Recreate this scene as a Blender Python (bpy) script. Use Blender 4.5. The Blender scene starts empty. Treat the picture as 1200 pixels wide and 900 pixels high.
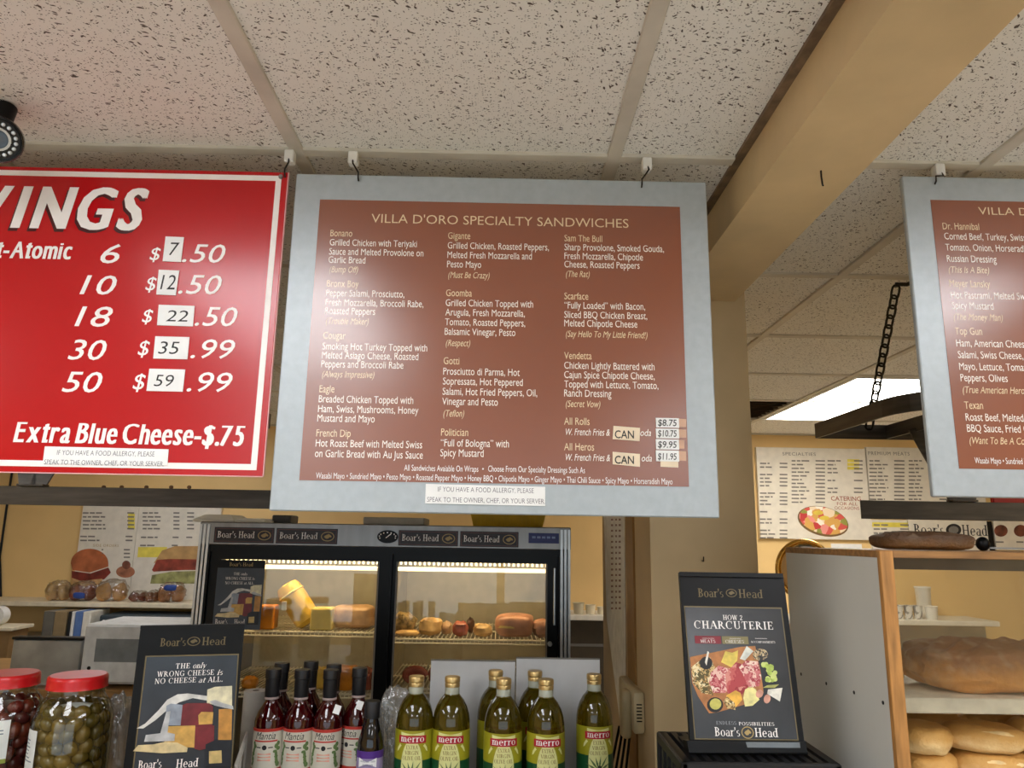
import bpy, bmesh, math, random
from mathutils import Vector, Matrix, geometry as mgeo, noise as mnoise

# ------------------------------------------------------------------ camera
scene = bpy.context.scene
COL = scene.collection
EYE = Vector((0.0, 0.0, 1.75))
FPX = 866.0
_y, _p, _r = math.radians(.6), math.radians(11.75), math.radians(.93)
FWD = Vector((math.sin(_y) * math.cos(_p), math.cos(_y) * math.cos(_p), math.sin(_p)))
_r0 = Vector((math.cos(_y), -math.sin(_y), 0))
_u0 = _r0.cross(FWD)
RGT = _r0 * math.cos(_r) + _u0 * math.sin(_r)
UPV = _u0 * math.cos(_r) - _r0 * math.sin(_r)
cam = bpy.data.cameras.new('camera')
cam.sensor_fit = 'HORIZONTAL'
cam.sensor_width = 36.0
cam.lens = 36.0 * FPX / 1200.0
cam.clip_start = 0.02
camo = bpy.data.objects.new('camera', cam)
COL.objects.link(camo)
camo.matrix_world = Matrix(((RGT.x, UPV.x, -FWD.x, EYE.x), (RGT.y, UPV.y, -FWD.y, EYE.y),
                            (RGT.z, UPV.z, -FWD.z, EYE.z), (0, 0, 0, 1)))
scene.camera = camo


def at(px, py, Y=None, X=None, Z=None):
    """a photo pixel as a point on the plane Y=, X= or Z= it lies on"""
    d = FWD + RGT * ((px - 600) / FPX) + UPV * ((450 - py) / FPX)
    if Y is not None:
        t = (Y - EYE.y) / d.y
    elif X is not None:
        t = (X - EYE.x) / d.x
    else:
        t = (Z - EYE.z) / d.z
    return EYE + d * t


# ------------------------------------------------------------------ world, lights, exposure
PANEL_STRENGTH = 9.5        # ceiling light panels over the customers and behind the counter
PANEL_BACK = 13.0
DAYLIGHT = 1.3              # daylight through the shop window behind the camera
FRIDGE_STRENGTH = 32.0
scene.view_settings.view_transform = 'Standard'
scene.view_settings.look = 'None'
scene.view_settings.exposure = 0.3
scene.view_settings.gamma = 1.0
scene.view_settings.use_curve_mapping = False
world = bpy.data.worlds.new('world')
scene.world = world
world.use_nodes = True
world.node_tree.nodes['Background'].inputs[0].default_value = (.80, .92, 1.0, 1)
world.node_tree.nodes['Background'].inputs[1].default_value = DAYLIGHT

# ------------------------------------------------------------------ materials


def lin(c):
    out = []
    for v in c[:3]:
        v = v / 255.0
        out.append(v / 12.92 if v <= .04045 else ((v + .055) / 1.055) ** 2.4)
    return tuple(out) + (1.0,)


MATS = {}


def _nodes(name):
    m = bpy.data.materials.new(name)
    m.use_nodes = True
    nt = m.node_tree
    b = nt.nodes['Principled BSDF']
    return m, nt, b


def mat(name, rgb, rough=.5, metal=0, var=.06, vs=25, bump=0, bs=150, spec=.5, coat=0, trans=0,
        ior=1.47, cr=.05, stretch=(1, 1, 1), emit=None, es=0, rgb2=None, sss=0):
    """principled surface with a little procedural colour variation and relief"""
    if name in MATS:
        return MATS[name]
    m, nt, b = _nodes(name)
    N, L = nt.nodes.new, nt.links.new
    tc = N('ShaderNodeTexCoord')
    mp = N('ShaderNodeMapping')
    mp.inputs['Scale'].default_value = stretch
    L(tc.outputs['Object'], mp.inputs['Vector'])
    nz = N('ShaderNodeTexNoise')
    nz.inputs['Scale'].default_value = vs
    nz.inputs['Detail'].default_value = 5
    L(mp.outputs[0], nz.inputs['Vector'])
    mx = N('ShaderNodeMix')
    mx.data_type = 'RGBA'
    c = lin(rgb)
    if rgb2 is None:
        a = tuple(max(0, v * (1 - 2 * var)) for v in c[:3]) + (1,)
        d = tuple(min(1, v * (1 + 2 * var)) for v in c[:3]) + (1,)
    else:
        a, d = c, lin(rgb2)
    mx.inputs['A'].default_value = a
    mx.inputs['B'].default_value = d
    rm = N('ShaderNodeMapRange')
    rm.inputs['From Min'].default_value = .3
    rm.inputs['From Max'].default_value = .7
    L(nz.outputs['Fac'], rm.inputs['Value'])
    L(rm.outputs[0], mx.inputs['Factor'])
    L(mx.outputs['Result'], b.inputs['Base Color'])
    b.inputs['Roughness'].default_value = rough
    b.inputs['Metallic'].default_value = metal
    b.inputs['Specular IOR Level'].default_value = spec
    b.inputs['Coat Weight'].default_value = coat
    b.inputs['Coat Roughness'].default_value = cr
    b.inputs['Transmission Weight'].default_value = trans
    b.inputs['IOR'].default_value = ior
    if sss:
        b.inputs['Subsurface Weight'].default_value = sss
        b.inputs['Subsurface Radius'].default_value = (.01, .006, .004)
    if emit:
        b.inputs['Emission Color'].default_value = lin(emit)
        b.inputs['Emission Strength'].default_value = es
    if bump:
        n2 = N('ShaderNodeTexNoise')
        n2.inputs['Scale'].default_value = bs
        n2.inputs['Detail'].default_value = 4
        L(mp.outputs[0], n2.inputs['Vector'])
        bp = N('ShaderNodeBump')
        bp.inputs['Strength'].default_value = bump
        bp.inputs['Distance'].default_value = .004
        L(n2.outputs['Fac'], bp.inputs['Height'])
        L(bp.outputs[0], b.inputs['Normal'])
    MATS[name] = m
    return m


def film(name, tint=(255, 255, 255), gloss=.06, rough=.02, bump=0, bs=40, haze=0.0, hazecol=(230, 230, 225)):
    """thin clear pane or plastic: see-through with a reflecting skin"""
    if name in MATS:
        return MATS[name]
    m, nt, b = _nodes(name)
    N, L = nt.nodes.new, nt.links.new
    nt.nodes.remove(b)
    out = nt.nodes['Material Output']
    tr = N('ShaderNodeBsdfTransparent')
    tr.inputs[0].default_value = lin(tint)
    gl = N('ShaderNodeBsdfGlossy')
    gl.inputs['Roughness'].default_value = rough
    lw = N('ShaderNodeLayerWeight')
    lw.inputs['Blend'].default_value = .35
    ad = N('ShaderNodeMath')
    ad.operation = 'MULTIPLY_ADD'
    ad.inputs[1].default_value = .5
    ad.inputs[2].default_value = gloss
    L(lw.outputs['Fresnel'], ad.inputs[0])
    mx = N('ShaderNodeMixShader')
    L(ad.outputs[0], mx.inputs[0])
    last = tr
    if haze:
        df = N('ShaderNodeBsdfDiffuse')
        df.inputs[0].default_value = lin(hazecol)
        hx = N('ShaderNodeMixShader')
        hx.inputs[0].default_value = haze
        L(tr.outputs[0], hx.inputs[1])
        L(df.outputs[0], hx.inputs[2])
        last = hx
    L(last.outputs[0], mx.inputs[1])
    L(gl.outputs[0], mx.inputs[2])
    if bump:
        tc = N('ShaderNodeTexCoord')
        n2 = N('ShaderNodeTexNoise')
        n2.inputs['Scale'].default_value = bs
        n2.inputs['Detail'].default_value = 3
        L(tc.outputs['Object'], n2.inputs['Vector'])
        bp = N('ShaderNodeBump')
        bp.inputs['Strength'].default_value = bump
        bp.inputs['Distance'].default_value = .01
        L(n2.outputs['Fac'], bp.inputs['Height'])
        L(bp.outputs[0], gl.inputs['Normal'])
        L(bp.outputs[0], lw.inputs['Normal'])
    L(mx.outputs[0], out.inputs['Surface'])
    MATS[name] = m
    return m


def lamp_mat(name, rgb, s):
    if name in MATS:
        return MATS[name]
    m, nt, b = _nodes(name)
    b.inputs['Base Color'].default_value = (.8, .8, .8, 1)
    b.inputs['Emission Color'].default_value = lin(rgb)
    b.inputs['Emission Strength'].default_value = s
    MATS[name] = m
    return m


def tile_mat():
    """fissured mineral-fibre ceiling tile: short dark pits, seen as worm marks"""
    m, nt, b = _nodes('fissured_tile')
    N, L = nt.nodes.new, nt.links.new
    geo = N('ShaderNodeNewGeometry')
    masks = []
    for i, (rot, sc, st, r0, r1, seedoff) in enumerate((
            (.35, 150, (.34, 1, 1), -.08, .27, 0), (1.15, 140, (.38, 1, 1), -.10, .24, 7.3),
            (-.5, 170, (.38, 1, 1), -.10, .24, 3.1), (0, 380, (.6, 1, 1), -.05, .34, 5.7))):
        nz = N('ShaderNodeTexNoise')
        nz.inputs['Scale'].default_value = 45
        nz.inputs['Detail'].default_value = 2
        L(geo.outputs['Position'], nz.inputs['Vector'])
        sub = N('ShaderNodeVectorMath')
        sub.operation = 'SUBTRACT'
        sub.inputs[1].default_value = (.5, .5, .5)
        L(nz.outputs['Color'], sub.inputs[0])
        scl = N('ShaderNodeVectorMath')
        scl.operation = 'SCALE'
        scl.inputs['Scale'].default_value = .012
        L(sub.outputs[0], scl.inputs[0])
        add = N('ShaderNodeVectorMath')
        L(geo.outputs['Position'], add.inputs[0])
        L(scl.outputs[0], add.inputs[1])
        mp = N('ShaderNodeMapping')
        mp.vector_type = 'TEXTURE'
        mp.inputs['Rotation'].default_value = (0, 0, rot)
        mp.inputs['Location'].default_value = (seedoff, 0, 0)
        mp.inputs['Scale'].default_value = (1 / st[0], 1, 1)
        L(add.outputs[0], mp.inputs['Vector'])
        vo = N('ShaderNodeTexVoronoi')
        vo.voronoi_dimensions = '2D'
        vo.inputs['Scale'].default_value = sc
        L(mp.outputs[0], vo.inputs['Vector'])
        sp = N('ShaderNodeSeparateColor')
        L(vo.outputs['Color'], sp.inputs[0])
        pw = N('ShaderNodeMath')
        pw.operation = 'POWER'
        pw.inputs[1].default_value = 3.2
        L(sp.outputs[0], pw.inputs[0])
        thr = N('ShaderNodeMapRange')
        thr.inputs['To Min'].default_value = r0
        thr.inputs['To Max'].default_value = r1
        L(pw.outputs[0], thr.inputs['Value'])
        lt = N('ShaderNodeMath')
        lt.operation = 'SUBTRACT'
        L(thr.outputs[0], lt.inputs[0])
        L(vo.outputs['Distance'], lt.inputs[1])
        sm = N('ShaderNodeMapRange')
        sm.inputs['From Min'].default_value = -.02
        sm.inputs['From Max'].default_value = .05
        L(lt.outputs[0], sm.inputs['Value'])
        masks.append(sm)
    cur = masks[0]
    for s in masks[1:]:
        mxm = N('ShaderNodeMath')
        mxm.operation = 'MAXIMUM'
        L(cur.outputs[0], mxm.inputs[0])
        L(s.outputs[0], mxm.inputs[1])
        cur = mxm
    mx = N('ShaderNodeMix')
    mx.data_type = 'RGBA'
    mx.inputs['A'].default_value = lin((240, 238, 230))
    mx.inputs['B'].default_value = lin((92, 82, 72))
    L(cur.outputs[0], mx.inputs['Factor'])
    L(mx.outputs['Result'], b.inputs['Base Color'])
    b.inputs['Roughness'].default_value = .9
    bp = N('ShaderNodeBump')
    bp.invert = True
    bp.inputs['Strength'].default_value = .5
    bp.inputs['Distance'].default_value = .003
    L(cur.outputs[0], bp.inputs['Height'])
    L(bp.outputs[0], b.inputs['Normal'])
    return m


def crust(name, top, side, rough=.6, flour=0.0):
    """bread crust: browned on top, paler on the flanks, by the loaf's own height"""
    if name in MATS:
        return MATS[name]
    m, nt, b = _nodes(name)
    N, L = nt.nodes.new, nt.links.new
    tc = N('ShaderNodeTexCoord')
    sx = N('ShaderNodeSeparateXYZ')
    L(tc.outputs['Generated'], sx.inputs[0])
    nz = N('ShaderNodeTexNoise')
    nz.inputs['Scale'].default_value = 30
    nz.inputs['Detail'].default_value = 9
    nz.inputs['Roughness'].default_value = .62
    L(tc.outputs['Object'], nz.inputs['Vector'])
    ma = N('ShaderNodeMath')
    ma.operation = 'MULTIPLY_ADD'
    ma.inputs[1].default_value = .7
    L(nz.outputs['Fac'], ma.inputs[0])
    L(sx.outputs['Z'], ma.inputs[2])
    rp = N('ShaderNodeValToRGB')
    rp.color_ramp.elements[0].position = .55
    rp.color_ramp.elements[0].color = lin(side)
    rp.color_ramp.elements[1].position = 1.15 if False else 1.0
    rp.color_ramp.elements[1].color = lin(top)
    L(ma.outputs[0], rp.inputs[0])
    last = rp.outputs[0]
    if flour:
        n3 = N('ShaderNodeTexNoise')
        n3.inputs['Scale'].default_value = 34
        n3.inputs['Detail'].default_value = 7
        L(tc.outputs['Object'], n3.inputs['Vector'])
        mr = N('ShaderNodeMapRange')
        mr.inputs['From Min'].default_value = .5
        mr.inputs['From Max'].default_value = .75
        mr.inputs['To Max'].default_value = flour
        L(n3.outputs['Fac'], mr.inputs['Value'])
        mx = N('ShaderNodeMix')
        mx.data_type = 'RGBA'
        mx.inputs['B'].default_value = lin((215, 195, 165))
        L(mr.outputs[0], mx.inputs['Factor'])
        L(last, mx.inputs['A'])
        last = mx.outputs['Result']
    L(last, b.inputs['Base Color'])
    b.inputs['Roughness'].default_value = rough
    n2 = N('ShaderNodeTexNoise')
    n2.inputs['Scale'].default_value = 75
    n2.inputs['Detail'].default_value = 9
    n2.inputs['Roughness'].default_value = .65
    L(tc.outputs['Object'], n2.inputs['Vector'])
    bp = N('ShaderNodeBump')
    bp.inputs['Strength'].default_value = .6
    bp.inputs['Distance'].default_value = .009
    L(n2.outputs['Fac'], bp.inputs['Height'])
    L(bp.outputs[0], b.inputs['Normal'])
    MATS[name] = m
    return m


def patches(name, cols, scale, rough=.5):
    """flat print of many small coloured patches (a photographed heap of food)"""
    if name in MATS:
        return MATS[name]
    m, nt, b = _nodes(name)
    N, L = nt.nodes.new, nt.links.new
    tc = N('ShaderNodeTexCoord')
    nz = N('ShaderNodeTexNoise')
    nz.inputs['Scale'].default_value = scale
    L(tc.outputs['Object'], nz.inputs['Vector'])
    mxv = N('ShaderNodeMix')
    mxv.data_type = 'VECTOR'
    mxv.inputs['Factor'].default_value = .03
    L(tc.outputs['Object'], mxv.inputs['A'])
    L(nz.outputs['Color'], mxv.inputs['B'])
    vo = N('ShaderNodeTexVoronoi')
    vo.inputs['Scale'].default_value = scale
    L(mxv.outputs['Result'], vo.inputs['Vector'])
    sp = N('ShaderNodeSeparateColor')
    L(vo.outputs['Color'], sp.inputs[0])
    rp = N('ShaderNodeValToRGB')
    rp.color_ramp.interpolation = 'CONSTANT'
    e = rp.color_ramp.elements
    while len(e) < len(cols):
        e.new(.5)
    for i, c in enumerate(cols):
        e[i].position = i / len(cols)
        e[i].color = lin(c)
    L(sp.outputs[0], rp.inputs[0])
    L(rp.outputs[0], b.inputs['Base Color'])
    b.inputs['Roughness'].default_value = rough
    MATS[name] = m
    return m


# ------------------------------------------------------------------ mesh building
ORG = {}


class MB:
    def __init__(s):
        s.v = []
        s.f = []

    def add(s, vs, fs):
        o = len(s.v)
        s.v += [Vector(p) for p in vs]
        s.f += [tuple(i + o for i in q) for q in fs]
        return s

    def box(s, x0, x1, y0, y1, z0, z1):
        if x1 < x0: x0, x1 = x1, x0
        if y1 < y0: y0, y1 = y1, y0
        if z1 < z0: z0, z1 = z1, z0
        return s.add([(x0, y0, z0), (x1, y0, z0), (x1, y1, z0), (x0, y1, z0), (x0, y0, z1), (x1, y0, z1), (x1, y1, z1), (x0, y1, z1)],
                     [(0, 3, 2, 1), (4, 5, 6, 7), (0, 1, 5, 4), (1, 2, 6, 5), (2, 3, 7, 6), (3, 0, 4, 7)])

    def bbox(s, x0, x1, y0, y1, z0, z1, r=.004, seg=2):
        bm = bmesh.new()
        bmesh.ops.create_cube(bm, size=1)
        for v in bm.verts:
            v.co = Vector(((x0 + x1) / 2 + v.co.x * (x1 - x0), (y0 + y1) / 2 + v.co.y * (y1 - y0), (z0 + z1) / 2 + v.co.z * (z1 - z0)))
        bmesh.ops.bevel(bm, geom=bm.edges[:], offset=r, segments=seg, affect='EDGES', profile=.5)
        bm.verts.index_update()
        s.add([v.co.copy() for v in bm.verts], [[v.index for v in f.verts] for f in bm.faces])
        bm.free()
        return s

    def lathe(s, prof, n=24, c=(0, 0, 0), a0=0, a1=2 * math.pi, axis='z'):
        full = abs(a1 - a0 - 2 * math.pi) < 1e-6
        k = n if full else n + 1
        vs, fs = [], []
        for (r, z) in prof:
            for i in range(k):
                a = a0 + (a1 - a0) * i / n
                p = (r * math.cos(a), r * math.sin(a), z)
                if axis == 'y':
                    p = (p[0], -p[2], p[1])
                elif axis == 'x':
                    p = (p[2], p[0], p[1])
                vs.append((c[0] + p[0], c[1] + p[1], c[2] + p[2]))
        for j in range(len(prof) - 1):
            for i in range(n):
                i2 = (i + 1) % k
                fs.append((j * k + i, j * k + i2, (j + 1) * k + i2, (j + 1) * k + i))
        return s.add(vs, fs)

    def tube(s, pts, r, n=8, cap=True):
        pts = [Vector(p) for p in pts]
        vs, fs = [], []
        ref = None
        for i, p in enumerate(pts):
            t = (pts[min(i + 1, len(pts) - 1)] - pts[max(i - 1, 0)]).normalized()
            if ref is None:
                ref = Vector((0, 0, 1)) if abs(t.z) < .9 else Vector((1, 0, 0))
            a = t.cross(ref).normalized()
            b = a.cross(t).normalized()
            ref = b
            rr = r[i] if isinstance(r, (list, tuple)) else r
            for k in range(n):
                an = 2 * math.pi * k / n
                vs.append(p + a * math.cos(an) * rr + b * math.sin(an) * rr)
        for i in range(len(pts) - 1):
            for k in range(n):
                k2 = (k + 1) % n
                fs.append((i * n + k, i * n + k2, (i + 1) * n + k2, (i + 1) * n + k))
        if cap:
            fs.append(tuple(range(n - 1, -1, -1)))
            fs.append(tuple((len(pts) - 1) * n + k for k in range(n)))
        return s.add(vs, fs)

    def strap(s, pts, h, t):
        """flat bar standing on edge along a horizontal path: height h, thickness t"""
        pts = [Vector(p) for p in pts]
        vs, fs = [], []
        for i, p in enumerate(pts):
            d = (pts[min(i + 1, len(pts) - 1)] - pts[max(i - 1, 0)])
            sd = Vector((-d.y, d.x, 0)).normalized() * (t / 2)
            up = Vector((0, 0, h / 2))
            vs += [p + sd + up, p - sd + up, p - sd - up, p + sd - up]
        n = len(pts)
        for i in range(n - 1):
            for k in range(4):
                k2 = (k + 1) % 4
                fs.append((i * 4 + k, i * 4 + k2, (i + 1) * 4 + k2, (i + 1) * 4 + k))
        fs += [(3, 2, 1, 0), tuple((n - 1) * 4 + k for k in range(4))]
        return s.add(vs, fs)

    def bar(s, p0, p1, w, t, side=(1, 0, 0)):
        """rectangular bar from p0 to p1: width w along side, thickness t"""
        p0, p1 = Vector(p0), Vector(p1)
        d = (p1 - p0).normalized()
        sd = Vector(side)
        sd = (sd - d * sd.dot(d)).normalized()
        n = d.cross(sd) * (t / 2)
        sd = sd * (w / 2)
        vs = []
        for p in (p0, p1):
            vs += [p + sd + n, p - sd + n, p - sd - n, p + sd - n]
        return s.add(vs, [(3, 2, 1, 0), (4, 5, 6, 7)] + [(k, (k + 1) % 4, (k + 1) % 4 + 4, k + 4) for k in range(4)])

    def poly(s, pts, O, U, V, W=None, d=0.0):
        """flat polygon in the frame O,U,V; with d an extruded plate reaching back along W"""
        O, U, V = Vector(O), Vector(U), Vector(V)
        vs = [O + U * x + V * y for x, y in pts]
        n = len(vs)
        if not d:
            return s.add(vs, [tuple(range(n))])
        W = Vector(W) if W is not None else U.cross(V) * -1
        bk = [p + W * d for p in vs]
        return s.add(vs + bk, [tuple(range(n)), tuple(range(2 * n - 1, n - 1, -1))] + [(i, i + n, (i + 1) % n + n, (i + 1) % n) for i in range(n)])

    def ell(s, c, r, nu=16, nv=10, sup=1.0, amp=0.0, freq=6.0, seed=0, rot=None, flat=None):
        """lumpy ellipsoid; sup<1 squares it off, flat cuts the underside level"""
        c = Vector(c)
        vs, fs = [], []
        pw = lambda x: math.copysign(abs(x) ** sup, x)
        for j in range(nv + 1):
            th = math.pi * j / nv
            for i in range(nu):
                a = 2 * math.pi * i / nu
                p = Vector((pw(math.sin(th)) * pw(math.cos(a)), pw(math.sin(th)) * pw(math.sin(a)), pw(math.cos(th))))
                k = 1.0
                if amp:
                    k += amp * mnoise.noise(p * freq * .3 + Vector((seed * 7.1, seed * 3.3, seed)))
                q = Vector((p.x * r[0] * k, p.y * r[1] * k, p.z * r[2] * k))
                if flat is not None and q.z < -r[2] * flat:
                    q.z = -r[2] * flat
                if rot:
                    q = rot @ q
                vs.append(c + q)
        for j in range(nv):
            for i in range(nu):
                i2 = (i + 1) % nu
                fs.append((j * nu + i, (j + 1) * nu + i, (j + 1) * nu + i2, j * nu + i2))
        return s.add(vs, fs)

    def build(s, name, m, parent=None, origin=(0, 0, 0), smooth=False, **props):
        org = ORG[parent.name] if parent else Vector(origin)
        me = bpy.data.meshes.new(name)
        me.from_pydata([tuple(p - org) for p in s.v], [], s.f)
        bm = bmesh.new()
        bm.from_mesh(me)
        bmesh.ops.remove_doubles(bm, verts=bm.verts, dist=1e-6)
        if props.pop('recalc', True):
            bmesh.ops.recalc_face_normals(bm, faces=bm.faces)
        bm.to_mesh(me)
        bm.free()
        if smooth:
            me.shade_smooth()
            try:
                me.set_sharp_from_angle(angle=math.radians(40))
            except Exception:
                pass
        me.materials.append(m)
        o = bpy.data.objects.new(name, me)
        COL.objects.link(o)
        if parent:
            o.parent = parent
        else:
            o.location = org
        ORG[o.name] = org
        for k, v in props.items():
            o[k] = v
        return o


def thing(name, label, cat, loc, group=None, kind=None):
    o = bpy.data.objects.new(name, None)
    o.empty_display_size = .02
    COL.objects.link(o)
    o.location = loc
    ORG[o.name] = Vector(loc)
    tag(o, label, cat, group, kind)
    return o


def tag(o, label=None, cat=None, group=None, kind=None):
    if label: o['label'] = label
    if cat: o['category'] = cat
    if group: o['group'] = group
    if kind: o['kind'] = kind
    return o


def struct(o, label=None, cat=None):
    o['kind'] = 'structure'
    return tag(o, label, cat)


def dup(o, loc=None, rotz=None, label=None, parent=None, scale=None):
    """copy a thing with its parts and their sub-parts"""
    c = o.copy()
    COL.objects.link(c)
    c.parent = parent
    if loc is not None: c.location = loc
    if rotz is not None: c.rotation_euler = (0, 0, rotz)
    if scale is not None: c.scale = scale
    if label: c['label'] = label
    for ch in list(o.children):
        dup(ch, parent=c)
    return c


# ------------------------------------------------------------------ lettering
_fc = {}


def bfont(s, shear=0.0, bold=0.0, sp=1.0):
    """outline text as flat triangles, cap height 1; returns verts, faces, width"""
    key = (s, shear, bold, sp)
    if key in _fc:
        return _fc[key]
    cu = bpy.data.curves.new('t', 'FONT')
    cu.body = s
    cu.size = 1
    cu.shear = shear
    cu.offset = bold
    cu.space_character = sp
    cu.resolution_u = 3
    cu.fill_mode = 'FRONT'
    ob = bpy.data.objects.new('t', cu)
    me = bpy.data.meshes.new_from_object(ob)
    vs = [v.co.xy.copy() for v in me.vertices]
    fs = [tuple(p.vertices) for p in me.polygons]
    bpy.data.objects.remove(ob)
    bpy.data.curves.remove(cu)
    bpy.data.meshes.remove(me)
    k = 1 / CAPH
    x0 = min((v.x for v in vs), default=0)
    vs = [((v.x - x0) * k, v.y * k) for v in vs]
    w = max((v[0] for v in vs), default=0)
    _fc[key] = (vs, fs, w)
    return _fc[key]


CAPH = 1.0
_v = bfont('H')[0]
CAPH = max(y for x, y in _v)
_fc.clear()
XH0 = max(y for x, y in bfont('x')[0])

# a small serif alphabet drawn with thick stems, thin joins and bracketless serifs (cap height 1, x height .66)
TH, TN = .155, .055


class G:
    def __init__(s):
        s.p = []

    def q(s, *pts):
        s.p.append(list(pts)); return s

    def ln(s, x0, y0, x1, y1, w):
        dx, dy = x1 - x0, y1 - y0
        l = math.hypot(dx, dy) or 1
        nx, ny = -dy / l * w / 2, dx / l * w / 2
        return s.q((x0 + nx, y0 + ny), (x0 - nx, y0 - ny), (x1 - nx, y1 - ny), (x1 + nx, y1 + ny))

    def dg(s, x0, y0, x1, y1, w):      # diagonal of horizontal width w
        h = w / 2
        return s.q((x0 - h, y0), (x0 + h, y0), (x1 + h, y1), (x1 - h, y1))

    def sf(s, x, y, w=.32):
        d = TN if y < .01 else -TN
        return s.q((x - w / 2, y), (x + w / 2, y), (x + w / 2, y + d), (x - w / 2, y + d))

    def st(s, x, y0=0, y1=1, w=TH, b=True, t=True):
        s.q((x - w / 2, y0), (x + w / 2, y0), (x + w / 2, y1), (x - w / 2, y1))
        if b: s.q((x - w / 2 - .085, y0), (x + w / 2 + .085, y0), (x + w / 2 + .085, y0 + TN), (x - w / 2 - .085, y0 + TN))
        if t: s.q((x - w / 2 - .085, y1 - TN), (x + w / 2 + .085, y1 - TN), (x + w / 2 + .085, y1), (x - w / 2 - .085, y1))
        return s

    def ar(s, cx, cy, rx, ry, a0, a1, th=TH, tn=TN, n=10):
        pr = None
        for i in range(n + 1):
            a = math.radians(a0 + (a1 - a0) * i / n)
            w = tn + (th - tn) * abs(math.cos(a)) ** 1.3
            c, si = math.cos(a), math.sin(a)
            o = (cx + rx * c, cy + ry * si)
            iv = (cx + (rx - w) * c, cy + (ry - max(tn, w * .45)) * si)
            if pr: s.q(pr[0], o, iv, pr[1])
            pr = (o, iv)
        return s

    def hz(s, x0, x1, y, w=TN):
        return s.q((x0, y - w / 2), (x1, y - w / 2), (x1, y + w / 2), (x0, y + w / 2))


def _arm(g, x, y, d):
    return g.q((x - TN, y), (x, y), (x, y + d), (x - TN, y + d))


SER = {}


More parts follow.
